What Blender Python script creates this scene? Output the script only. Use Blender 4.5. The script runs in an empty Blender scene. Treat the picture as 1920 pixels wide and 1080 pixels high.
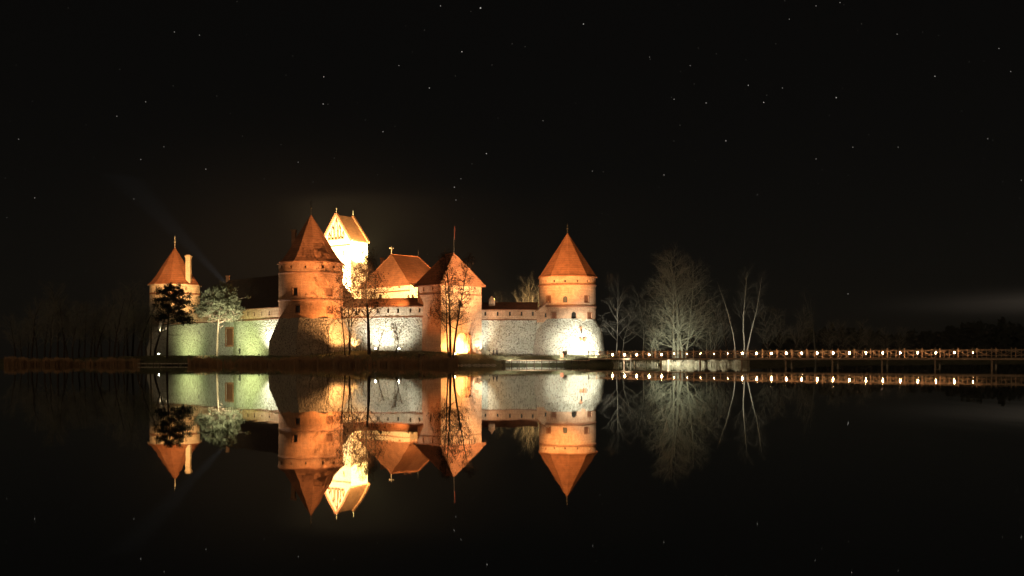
import bpy, math, random
from mathutils import Vector, Matrix
R = math.radians
scene = bpy.context.scene
C = scene.collection

# ------------------------------------------------------------------ camera
F = 1867.0          # focal length in photograph pixels (1920 wide)
HZ = 672.0          # row of the horizon
EYE = 1.6           # eye height above the lake
cam_d = bpy.data.cameras.new('camera')
cam = bpy.data.objects.new('camera', cam_d); C.objects.link(cam)
cam.location = (0, 0, EYE); cam.rotation_euler = (R(90), 0, 0)
cam_d.sensor_width = 36.0; cam_d.lens = 36.0*F/1920.0
cam_d.shift_y = (HZ-540.0)/1920.0
cam_d.clip_start = 0.1; cam_d.clip_end = 9000
scene.camera = cam

# ------------------------------------------------------------------ view, world, moon
scene.view_settings.view_transform = 'Standard'
scene.view_settings.look = 'None'
scene.view_settings.exposure = 0.0
scene.view_settings.gamma = 1.0
scene.view_settings.use_curve_mapping = False
scene.cycles.max_bounces = 6
scene.cycles.diffuse_bounces = 3
scene.cycles.glossy_bounces = 3
scene.cycles.sample_clamp_indirect = 8.0
scene.cycles.use_denoising = True

SUN_EL, SUN_AZ = R(14), R(200)       # weak warm glow from the town shore behind the viewer
world = bpy.data.worlds.new("World"); scene.world = world; world.use_nodes = True
nt = world.node_tree; nt.nodes.clear()
def N(t, typ, **kw):
    n = t.nodes.new(typ)
    for k, v in kw.items(): setattr(n, k, v)
    return n
def L(t, a, b): t.links.new(a, b)
def mth(t, op, a, b=None, clamp=False):
    n = N(t, 'ShaderNodeMath', operation=op); n.use_clamp = clamp
    for i, v in enumerate((a, b)):
        if v is None: continue
        if isinstance(v, (int, float)): n.inputs[i].default_value = v
        else: L(t, v, n.inputs[i])
    return n.outputs[0]
sky = N(nt, 'ShaderNodeTexSky', sky_type='NISHITA', sun_disc=False)
sky.sun_elevation = SUN_EL; sky.sun_rotation = SUN_AZ
bg1 = N(nt, 'ShaderNodeBackground'); bg1.inputs[1].default_value = 0.00012
L(nt, sky.outputs[0], bg1.inputs[0])
tc = N(nt, 'ShaderNodeTexCoord'); sp = N(nt, 'ShaderNodeSeparateXYZ'); L(nt, tc.outputs['Generated'], sp.inputs[0])
X, Y, Z = sp.outputs
az = mth(nt, 'ARCTAN2', X, Y)
# low sky glow: cloud band, far towns, and castle haze painted into the sky
def bump(center, width, v):
    q = mth(nt, 'DIVIDE', mth(nt, 'SUBTRACT', v, center), width)
    return mth(nt, 'POWER', 2.718, mth(nt, 'MULTIPLY', mth(nt, 'MULTIPLY', q, q), -1.0))
no = N(nt, 'ShaderNodeTexNoise'); no.inputs['Scale'].default_value = 3.0; no.inputs['Detail'].default_value = 4
mp = N(nt, 'ShaderNodeMapping'); mp.inputs['Scale'].default_value = (1.5, 1.5, 22); L(nt, tc.outputs['Generated'], mp.inputs[0]); L(nt, mp.outputs[0], no.inputs[0])
east = mth(nt, 'MULTIPLY', bump(0.050, 0.0085, Z), bump(0.50, 0.085, az))
east = mth(nt, 'MULTIPLY', east, mth(nt, 'MULTIPLY', no.outputs[0], 0.05))
low = mth(nt, 'MULTIPLY', bump(0.0, 0.16, Z), 0.0016)
west = mth(nt, 'MULTIPLY', mth(nt, 'MULTIPLY', bump(0.095, 0.075, Z), bump(-0.20, 0.13, az)), 0.0105)  # warm floodlight haze behind the castle, painted into the sky colour
def colmul(fac, col):
    n = N(nt, 'ShaderNodeVectorMath', operation='SCALE'); n.inputs[0].default_value = col; L(nt, fac, n.inputs['Scale']); return n.outputs[0]
def vadd(a, b):
    n = N(nt, 'ShaderNodeVectorMath', operation='ADD'); L(nt, a, n.inputs[0]); L(nt, b, n.inputs[1]); return n.outputs[0]
base = N(nt, 'ShaderNodeRGB'); base.outputs[0].default_value = (0.0024, 0.0021, 0.0017, 1)
tot = vadd(vadd(vadd(colmul(east, (1, 0.79, 0.60)), colmul(low, (1, 0.8, 0.55))), colmul(west, (1, 0.52, 0.2))), base.outputs[0])
bg2 = N(nt, 'ShaderNodeBackground'); L(nt, tot, bg2.inputs[0]); bg2.inputs[1].default_value = 1.0
ad = N(nt, 'ShaderNodeAddShader'); L(nt, bg1.outputs[0], ad.inputs[0]); L(nt, bg2.outputs[0], ad.inputs[1])
wo = N(nt, 'ShaderNodeOutputWorld'); L(nt, ad.outputs[0], wo.inputs[0])

sd = bpy.data.lights.new('sun', 'SUN'); sd.energy = 0.30; sd.angle = R(6); sd.color = (1, 0.72, 0.45)
so = bpy.data.objects.new('sun', sd); C.objects.link(so); so.location = (-60, -120, 60)
so.rotation_euler = Vector((-math.sin(SUN_AZ)*math.cos(SUN_EL), -math.cos(SUN_AZ)*math.cos(SUN_EL), -math.sin(SUN_EL))).to_track_quat('-Z', 'Y').to_euler()

# ------------------------------------------------------------------ helpers
def pt(px, d, py=None, z=None):
    """a world point d metres out, seen in column px and row py (or at height z)"""
    return Vector(((px-960.0)/F*d, d, z if z is not None else EYE+(HZ-py)/F*d))
def zz(py, d): return EYE+(HZ-py)/F*d
def lerp(a, b, t): return a+(b-a)*t
def table(tab, v):
    if v <= tab[0][0]: return tab[0][1]
    for (a, p), (b, q) in zip(tab, tab[1:]):
        if v <= b: return lerp(p, q, (v-a)/(b-a))
    return tab[-1][1]

class MB:
    def __init__(s): s.v = []; s.f = []
    def quad(s, *p):
        n = len(s.v); s.v += [tuple(q) for q in p]; s.f.append(tuple(range(n, n+len(p))))
    def box(s, c, size, rz=0.0):
        a, b, h = size[0]/2, size[1]/2, size[2]/2; ca, sa = math.cos(rz), math.sin(rz); n = len(s.v)
        for z in (-h, h):
            for x, y in ((-a, -b), (a, -b), (a, b), (-a, b)):
                s.v.append((c[0]+x*ca-y*sa, c[1]+x*sa+y*ca, c[2]+z))
        s.f += [(n+3, n+2, n+1, n), (n+4, n+5, n+6, n+7)]+[(n+i, n+(i+1) % 4, n+4+(i+1) % 4, n+4+i) for i in range(4)]
    def bar(s, a, b, w, h, up=Vector((0, 0, 1))):
        a, b = Vector(a), Vector(b); d = (b-a).normalized()
        if abs(d.dot(up)) > .98: up = Vector((0, 1, 0))
        x = d.cross(up).normalized()*w/2; y = x.cross(d).normalized()*h/2; n = len(s.v)
        for p in (a, b):
            for q in (-x-y, x-y, x+y, -x+y): s.v.append(tuple(p+q))
        s.f += [(n+3, n+2, n+1, n), (n+4, n+5, n+6, n+7)]+[(n+i, n+(i+1) % 4, n+4+(i+1) % 4, n+4+i) for i in range(4)]
    def tube(s, pts, rads, sides=6):
        n0 = len(s.v); m = len(pts); prev = None
        for i, p in enumerate(pts):
            d = (pts[min(i+1, m-1)]-pts[max(i-1, 0)]).normalized()
            if prev is None: prev = d.orthogonal().normalized()
            x = (prev-d*prev.dot(d)); x = x.normalized() if x.length > 1e-6 else d.orthogonal().normalized(); prev = x
            y = d.cross(x); r = rads[i]
            for k in range(sides):
                a = 2*math.pi*k/sides; q = p+x*(r*math.cos(a))+y*(r*math.sin(a)); s.v.append((q.x, q.y, q.z))
        for i in range(m-1):
            for k in range(sides):
                k2 = (k+1) % sides
                s.f.append((n0+i*sides+k, n0+i*sides+k2, n0+(i+1)*sides+k2, n0+(i+1)*sides+k))
        s.f.append(tuple(n0+k for k in range(sides))[::-1]); s.f.append(tuple(n0+(m-1)*sides+k for k in range(sides)))
    def lathe(s, prof, c, seg=32, a0=0.0, cap=True):
        n0 = len(s.v)
        for r, z in prof:
            for k in range(seg):
                a = a0+2*math.pi*k/seg; s.v.append((c[0]+r*math.cos(a), c[1]+r*math.sin(a), c[2]+z))
        for i in range(len(prof)-1):
            for k in range(seg):
                k2 = (k+1) % seg
                s.f.append((n0+i*seg+k, n0+i*seg+k2, n0+(i+1)*seg+k2, n0+(i+1)*seg+k))
        if cap:
            s.f.append(tuple(n0+k for k in range(seg))[::-1])
            s.f.append(tuple(n0+(len(prof)-1)*seg+k for k in range(seg)))
    def build(s, name, mat, parent=None, smooth=False, origin=None):
        o0 = parent_world(parent) if parent else (Vector(origin) if origin is not None else Vector((0, 0, 0)))
        me = bpy.data.meshes.new(name)
        me.from_pydata([(x-o0.x, y-o0.y, z-o0.z) for x, y, z in s.v], [], s.f)
        me.materials.append(mat)
        if smooth: me.polygons.foreach_set('use_smooth', [True]*len(me.polygons))
        me.update()
        o = bpy.data.objects.new(name, me); C.objects.link(o)
        if parent: o.parent = parent
        else: o.location = o0
        return o
def parent_world(o):
    p = Vector((0, 0, 0))
    while o is not None: p = p+o.location; o = o.parent
    return p
def tag(o, label=None, cat=None, group=None, kind=None):
    if label: o['label'] = label
    if cat: o['category'] = cat
    if group: o['group'] = group
    if kind: o['kind'] = kind
    return o
def thing(name, loc, label, cat, group=None):
    o = bpy.data.objects.new(name, None); C.objects.link(o); o.location = loc; o.empty_display_size = .5
    return tag(o, label, cat, group)
def copy_tree(o, parent=None):
    c = o.copy(); C.objects.link(c)
    if parent: c.parent = parent
    for ch in list(o.children): copy_tree(ch, c)
    return c

# ------------------------------------------------------------------ materials
def mat(name, build):
    m = bpy.data.materials.new(name); m.use_nodes = True; t = m.node_tree; p = t.nodes['Principled BSDF']
    build(t, p); return m
def objco(t): return N(t, 'ShaderNodeTexCoord').outputs['Object']
def noise(t, co, scale, detail=4, rough=.55):
    n = N(t, 'ShaderNodeTexNoise'); n.inputs['Scale'].default_value = scale; n.inputs['Detail'].default_value = detail; n.inputs['Roughness'].default_value = rough
    L(t, co, n.inputs['Vector']); return n.outputs['Fac']
def ramp(t, fac, stops):
    r = N(t, 'ShaderNodeValToRGB'); e = r.color_ramp.elements
    while len(e) < len(stops): e.new(.5)
    for i, (p, c) in enumerate(stops): e[i].position = p; e[i].color = (*c, 1)
    L(t, fac, r.inputs[0]); return r.outputs[0]
def mixc(t, fac, a, b, mode='MIX'):
    m = N(t, 'ShaderNodeMix', data_type='RGBA', blend_type=mode)
    if isinstance(fac, (int, float)): m.inputs[0].default_value = fac
    else: L(t, fac, m.inputs[0])
    for i, v in ((6, a), (7, b)):
        if isinstance(v, tuple): m.inputs[i].default_value = (*v, 1)
        else: L(t, v, m.inputs[i])
    return m.outputs[2]
def bumpn(t, p, h, strength, dist):
    b = N(t, 'ShaderNodeBump'); b.inputs['Strength'].default_value = strength; b.inputs['Distance'].default_value = dist
    L(t, h, b.inputs['Height']); L(t, b.outputs[0], p.inputs['Normal'])
def simple(name, col, rough=.8, var=.25, scale=1.5, metal=0.0, spec=.3):
    def b(t, p):
        n = noise(t, objco(t), scale)
        L(t, ramp(t, n, [(.25, tuple(c*(1-var) for c in col)), (.75, tuple(min(1, c*(1+var)) for c in col))]), p.inputs['Base Color'])
        p.inputs['Roughness'].default_value = rough; p.inputs['Metallic'].default_value = metal; p.inputs['Specular IOR Level'].default_value = spec
    return mat(name, b)
def emit(name, col, s):
    def b(t, p):
        p.inputs['Base Color'].default_value = (.02, .02, .02, 1); p.inputs['Emission Color'].default_value = (*col, 1); p.inputs['Emission Strength'].default_value = s
    return mat(name, b)
def brick_mat(name, c1, c2, mortar, patch):
    def b(t, p):
        co = objco(t); s = N(t, 'ShaderNodeSeparateXYZ'); L(t, co, s.inputs[0])
        u = mth(t, 'ADD', s.outputs[0], mth(t, 'MULTIPLY', s.outputs[1], .8)); cb = N(t, 'ShaderNodeCombineXYZ'); L(t, u, cb.inputs[0]); L(t, s.outputs[2], cb.inputs[1])
        br = N(t, 'ShaderNodeTexBrick'); L(t, cb.outputs[0], br.inputs['Vector']); br.inputs['Scale'].default_value = 1.0
        br.inputs['Brick Width'].default_value = .42; br.inputs['Row Height'].default_value = .14; br.inputs['Mortar Size'].default_value = .014
        br.inputs['Color1'].default_value = (*c1, 1); br.inputs['Color2'].default_value = (*c2, 1); br.inputs['Mortar'].default_value = (*mortar, 1)
        big = noise(t, co, .35, 6, .65)
        c = mixc(t, ramp(t, big, [(.42, (0, 0, 0)), (.62, (1, 1, 1))]), br.outputs['Color'], patch)
        # weathering streaks and repairs
        mpn = N(t, 'ShaderNodeMapping'); mpn.inputs['Scale'].default_value = (1.6, 1.6, .7); L(t, co, mpn.inputs[0])
        st = noise(t, mpn.outputs[0], 1.0, 5, .6)
        c = mixc(t, .5, c, ramp(t, st, [(.3, (.62, .58, .54)), (.7, (1.15, 1.13, 1.1))]), 'MULTIPLY')
        mc = N(t, 'ShaderNodeMapping'); mc.inputs['Scale'].default_value = (.22, .22, 2.6); L(t, co, mc.inputs[0])
        c = mixc(t, .6, c, ramp(t, noise(t, mc.outputs[0], 1.0, 4, .7), [(.35, (.66, .64, .6)), (.62, (1.15, 1.14, 1.12))]), 'MULTIPLY')
        fine = noise(t, co, 3.5, 3, .7)
        c = mixc(t, .7, c, ramp(t, fine, [(.3, (.58, .55, .52)), (.68, (1.22, 1.22, 1.22))]), 'MULTIPLY')
        L(t, c, p.inputs['Base Color']); p.inputs['Roughness'].default_value = .9; p.inputs['Specular IOR Level'].default_value = .15
        bumpn(t, p, fine, .6, .12)
    return mat(name, b)
def stone_mat(name, mortar, s1, s2, s3):
    def b(t, p):
        co = objco(t)
        wn = N(t, 'ShaderNodeTexNoise'); wn.inputs['Scale'].default_value = 1.3; L(t, co, wn.inputs[0])
        w = N(t, 'ShaderNodeVectorMath', operation='MULTIPLY_ADD'); L(t, wn.outputs['Color'], w.inputs[0]); w.inputs[1].default_value = (.35, .35, .35); L(t, co, w.inputs[2])
        v = N(t, 'ShaderNodeTexVoronoi'); v.inputs['Scale'].default_value = 2.5; L(t, w.outputs[0], v.inputs['Vector'])
        sc = N(t, 'ShaderNodeSeparateColor'); L(t, v.outputs['Color'], sc.inputs[0])
        scol = ramp(t, sc.outputs[0], [(.0, s1), (.35, s2), (.62, s3), (.95, mortar)])
        big = noise(t, co, .5, 5, .65)
        thr = mth(t, 'ADD', mth(t, 'MULTIPLY', big, .55), .26)
        msk = mth(t, 'MULTIPLY', mth(t, 'SUBTRACT', thr, v.outputs['Distance']), 6.0, True)
        fine = noise(t, co, 6, 3, .7)
        c = mixc(t, msk, mortar, scol)
        c = mixc(t, .7, c, ramp(t, fine, [(.3, (.68, .68, .66)), (.7, (1.18, 1.18, 1.18))]), 'MULTIPLY')
        c = mixc(t, .7, c, ramp(t, big, [(.3, (.7, .7, .66)), (.65, (1.12, 1.12, 1.12))]), 'MULTIPLY')
        L(t, c, p.inputs['Base Color']); p.inputs['Roughness'].default_value = .92; p.inputs['Specular IOR Level'].default_value = .15
        bumpn(t, p, mth(t, 'SUBTRACT', 1.0, v.outputs['Distance']), .8, .25)
    return mat(name, b)
def tile_mat(name, c1, c2):
    def b(t, p):
        co = objco(t); s = N(t, 'ShaderNodeSeparateXYZ'); L(t, co, s.inputs[0])
        row = mth(t, 'FRACT', mth(t, 'MULTIPLY', s.outputs[2], 1.7))
        big = noise(t, co, .5, 6, .65); fine = noise(t, co, 4.5, 4, .7)
        c = ramp(t, mth(t, 'ADD', mth(t, 'MULTIPLY', big, .55), mth(t, 'MULTIPLY', fine, .45)), [(.35, c1), (.65, c2)])
        c = mixc(t, .5, c, ramp(t, noise(t, co, .9, 5, .75), [(.38, (.55, .5, .47)), (.6, (1.1, 1.1, 1.1))]), 'MULTIPLY')
        c = mixc(t, .5, c, ramp(t, row, [(0, (.42, .4, .4)), (.35, (1, 1, 1)), (1, (1.15, 1.15, 1.15))]), 'MULTIPLY')
        L(t, c, p.inputs['Base Color']); p.inputs['Roughness'].default_value = .8; p.inputs['Specular IOR Level'].default_value = .2
        bumpn(t, p, mth(t, 'ADD', row, fine), .6, .08)
    return mat(name, b)

M = {}
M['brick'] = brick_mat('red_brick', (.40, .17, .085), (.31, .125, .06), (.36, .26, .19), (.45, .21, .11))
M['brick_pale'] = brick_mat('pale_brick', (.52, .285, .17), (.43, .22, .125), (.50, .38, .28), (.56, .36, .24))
M['brick_band'] = simple('string_course_brick', (.20, .085, .045), .9)
M['plaster'] = brick_mat('lime_washed_brick', (.58, .48, .36), (.52, .42, .31), (.55, .47, .38), (.62, .52, .40))
M['stone'] = stone_mat('fieldstone_masonry', (.50, .475, .395), (.19, .165, .13), (.28, .25, .205), (.39, .36, .30))
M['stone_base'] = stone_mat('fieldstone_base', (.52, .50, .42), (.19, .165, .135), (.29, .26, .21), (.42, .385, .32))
M['stone_dark'] = stone_mat('dark_fieldstone', (.30, .24, .185), (.08, .06, .05), (.16, .12, .09), (.24, .185, .14))  # darker stone mix for the large tower base and return wall
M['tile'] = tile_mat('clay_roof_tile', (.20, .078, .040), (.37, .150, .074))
M['tile_dark'] = tile_mat('unlit_roof_tile', (.045, .03, .022), (.075, .045, .03))  # tile darkened in colour so the palace roof looks unlit
M['pane'] = simple('dark_window_opening', (.012, .010, .008), .4, .1, 1)
M['shutter'] = simple('brown_wood_shutter', (.16, .062, .03), .75, .35, 4)
M['wood'] = simple('weathered_timber', (.32, .22, .14), .85, .35, 3)
M['wood_dark'] = simple('tarred_timber', (.06, .035, .022), .85, .3, 3)
M['wood_pale'] = simple('grey_timber', (.32, .27, .20), .85, .25, 3)
M['iron'] = simple('wrought_iron', (.06, .055, .05), .6, .2, 2, .6)
M['brass'] = simple('pale_metal_finial', (.6, .55, .45), .45, .1, 2, .5)
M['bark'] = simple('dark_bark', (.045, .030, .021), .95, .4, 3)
M['bark_grey'] = simple('grey_bark', (.27, .26, .215), .95, .35, 4)
M['bark_birch'] = simple('pale_birch_bark', (.42, .39, .32), .85, .3, 3)
M['bark_dim'] = simple('dim_bark', (.10, .092, .075), .95, .3, 3)
M['twig_red'] = simple('alder_twigs_and_catkins', (.06, .028, .015), .95, .4, 2)
M['twig_pale'] = simple('pale_twigs', (.24, .19, .12), .95, .3, 3)
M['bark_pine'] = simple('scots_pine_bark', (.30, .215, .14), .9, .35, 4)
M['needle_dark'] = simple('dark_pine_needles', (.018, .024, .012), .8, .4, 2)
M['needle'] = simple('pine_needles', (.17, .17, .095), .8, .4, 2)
M['spruce'] = simple('dark_conifers', (.012, .015, .010), .95, .4, .3)
M['bark_wood'] = simple('bare_wood_twigs', (.20, .185, .15), .95, .3, 3)
M['reed'] = simple('dry_reed_stems', (.30, .17, .085), .9, .4, .6)
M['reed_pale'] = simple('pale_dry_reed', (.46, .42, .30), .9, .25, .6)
M['grassblade'] = simple('winter_grass', (.14, .135, .07), .9, .4, .8)
M['cloth_dark'] = simple('dark_wool', (.012, .012, .014), .95, .3, 9)
M['cloth_grey'] = simple('charcoal_cloth', (.03, .028, .026), .95, .3, 9)
M['skin'] = simple('skin', (.42, .26, .18), .6, .1, 9)
M['hair'] = simple('brown_hair', (.03, .02, .012), .7, .3, 20)
M['sign'] = simple('brown_red_board', (.33, .10, .045), .7, .2, 5)
M['housing'] = simple('lamp_housing', (.05, .05, .05), .5, .2, 5, .5)
M['flag'] = simple('red_flag_cloth', (.2, .05, .035), .9, .2, 5)
M['boulder'] = simple('pale_boulder', (.40, .37, .31), .9, .3, 2)
M['lens_white'] = emit('white_lamp_glass', (1, .97, .82), 45)
M['lens_warm'] = emit('warm_lamp_glass', (1, .72, .36), 45)
M['globe'] = emit('glowing_globe', (1, .56, .27), 190)
M['star'] = emit('starlight', (1, .95, .85), .48)
M['star_faint'] = emit('faint_starlight', (1, .92, .8), .06)
def _ground(t, p):
    co = objco(t); n1 = noise(t, co, .16, 6, .65); n2 = noise(t, co, 2.2, 5, .7)
    c = ramp(t, mth(t, 'ADD', mth(t, 'MULTIPLY', n1, .5), mth(t, 'MULTIPLY', n2, .5)), [(.36, (.06, .055, .03)), (.52, (.15, .145, .08)), (.68, (.25, .21, .14))])
    L(t, c, p.inputs['Base Color']); p.inputs['Roughness'].default_value = .95; p.inputs['Specular IOR Level'].default_value = .1
    bumpn(t, p, n2, .8, .15)
M['ground'] = mat('winter_turf', _ground)
def _water(t, p):
    co = objco(t)
    p.inputs['Base Color'].default_value = (.0015, .0016, .0015, 1); p.inputs['Roughness'].default_value = .016; p.inputs['IOR'].default_value = 1.4
    mpn = N(t, 'ShaderNodeMapping'); mpn.inputs['Scale'].default_value = (.5, .12, 1); L(t, co, mpn.inputs[0])
    n = noise(t, mpn.outputs[0], 1.0, 3, .5)
    bumpn(t, p, n, .02, .25)
    gl = N(t, 'ShaderNodeBsdfGlossy'); gl.inputs['Roughness'].default_value = .016; gl.inputs['Color'].default_value = (.95, 1, .97, 1); L(t, p.inputs['Normal'].links[0].from_socket, gl.inputs['Normal'])
    mx = N(t, 'ShaderNodeMixShader'); mx.inputs[0].default_value = .42; L(t, p.outputs[0], mx.inputs[1]); L(t, gl.outputs[0], mx.inputs[2]); L(t, mx.outputs[0], t.nodes['Material Output'].inputs['Surface'])
M['water'] = mat('still_lake_water', _water)

# ------------------------------------------------------------------ ground and lake
SHORE = [(-400, 236), (0, 233), (250, 232), (350, 228), (500, 226), (850, 226), (935, 229), (1060, 229.5), (1135, 232), (1250, 231), (1390, 233), (1450, 262), (1600, 340), (1920, 430), (2600, 480)]
LEVEL = [(-400, 1.2), (0, 1.2), (287, 2.2), (500, 2.2), (560, 2.5), (660, 3.4), (800, 3.3), (870, 2.7), (930, 2.3), (1000, 2.1), (1060, 2.3), (1130, 2.3), (1180, 1.7), (1300, 1.3), (1500, 1.0), (2600, 1.0)]
def gz(px, y):
    t = (y-table(SHORE, px))/13.0
    if t <= 0: return max(-1.4, t*5)
    t = min(1, t); return table(LEVEL, px)*(1-(1-t)**2)
def g_at(x, y): return gz(960+x/y*F, y)
g = MB(); cols = list(range(-420, 2620, 8)); rows = [-6, -2, -.6, 0, .4, 1, 2, 3.2, 4.6, 6.2, 8, 10, 12, 14, 17, 21, 26, 34, 50, 90, 200, 500, 1200, 2400]
for px in cols:
    for r in rows:
        y = table(SHORE, px)+r*(1 if px < 1400 else 1.0); x = (px-960)/F*y
        wob = .10*math.sin(x*1.7+y)+.07*math.sin(x*.61-y*1.3) if 0 < r < 60 else 0
        g.v.append((x, y, gz(px, y)+wob*min(1, r/5)))
nr = len(rows)
for i in range(len(cols)-1):
    for j in range(nr-1):
        g.f.append((i*nr+j, (i+1)*nr+j, (i+1)*nr+j+1, i*nr+j+1))
tag(g.build('ground', M['ground'], smooth=True), kind='structure')
w = MB(); w.quad((-2500, -60, 0), (2500, -60, 0), (2500, 4500, 0), (-2500, 4500, 0))
tag(w.build('lake_water', M['water']), kind='structure')

# ------------------------------------------------------------------ wall builders
def subdiv(a, b, n, extra):
    s = sorted(set([round(a+(b-a)*i/n, 5) for i in range(n+1)]+[round(e, 5) for e in extra if min(a, b) < e < max(a, b)])); return s
def grid_wall(mb, fm, u0, u1, nu, v0, v1, nv, holes, depth):
    us = subdiv(u0, u1, nu, [h[0] for h in holes]+[h[1] for h in holes]); vs = subdiv(v0, v1, nv, [h[2] for h in holes]+[h[3] for h in holes])
    for a, b in zip(us, us[1:]):
        for c, d in zip(vs, vs[1:]):
            mu, mv = (a+b)/2, (c+d)/2
            if any(h[0] < mu < h[1] and h[2] < mv < h[3] for h in holes): continue
            mb.quad(fm(a, c, 0), fm(b, c, 0), fm(b, d, 0), fm(a, d, 0))
    for h in holes:
        hu = [u for u in us if h[0]-1e-6 <= u <= h[1]+1e-6]
        for a, b in zip(hu, hu[1:]):
            mb.quad(fm(a, h[3], 0), fm(b, h[3], 0), fm(b, h[3], depth), fm(a, h[3], depth))
            mb.quad(fm(a, h[2], depth), fm(b, h[2], depth), fm(b, h[2], 0), fm(a, h[2], 0))
        for u in (h[0], h[1]):
            mb.quad(fm(u, h[2], 0), fm(u, h[3], 0), fm(u, h[3], depth), fm(u, h[2], depth))
def opening(fm, h, depth, root, name, m, arch=False, frame=None, wall=None, inset=None):
    mb = MB(); inset = depth*.8 if inset is None else inset; n = 4
    for i in range(n):
        a = lerp(h[0]-1e-4, h[1]+1e-4, i/n); b = lerp(h[0]-1e-4, h[1]+1e-4, (i+1)/n)
        mb.quad(fm(a, h[2], inset), fm(b, h[2], inset), fm(b, h[3], inset), fm(a, h[3], inset))
    o = mb.build(name, m, root)
    if arch and wall:
        ab = MB(); um, hw = (h[0]+h[1])/2, (h[1]-h[0])/2; hh = (h[3]-h[2])*.38; zs = h[3]-hh
        for sgn in (-1, 1):
            P = []
            for i in range(7):
                t = i/6*math.pi/2; P.append((um+sgn*hw*math.cos(t), zs+hh*math.sin(t)))
            for (a, b), (c, d) in zip(P, P[1:]):
                ab.quad(fm(a, b, -.004), fm(c, d, -.004), fm(c, h[3], -.004), fm(a, h[3], -.004))
                ab.quad(fm(a, b, -.004), fm(c, d, -.004), fm(c, d, depth*.6), fm(a, b, depth*.6))
        ab.build('arch_head', wall, o)
    if frame:
        fb = MB(); du = abs(h[1]-h[0])*.14; dv = (h[3]-h[2])*.1
        for (a, b, c, d) in ((h[0]-du, h[0], h[2]-dv, h[3]+dv), (h[1], h[1]+du, h[2]-dv, h[3]+dv), (h[0], h[1], h[3], h[3]+dv), (h[0], h[1], h[2]-dv, h[2])):
            for (p, q) in (((a, c), (b, d)),):
                A = [fm(p[0], p[1], -.05), fm(q[0], p[1], -.05), fm(q[0], q[1], -.05), fm(p[0], q[1], -.05)]
                B = [fm(p[0], p[1], .02), fm(q[0], p[1], .02), fm(q[0], q[1], .02), fm(p[0], q[1], .02)]
                fb.quad(*A)
                for i in range(4): fb.quad(A[i], A[(i+1) % 4], B[(i+1) % 4], B[i])
        fb.build('frame', frame, o)
    return o

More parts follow.
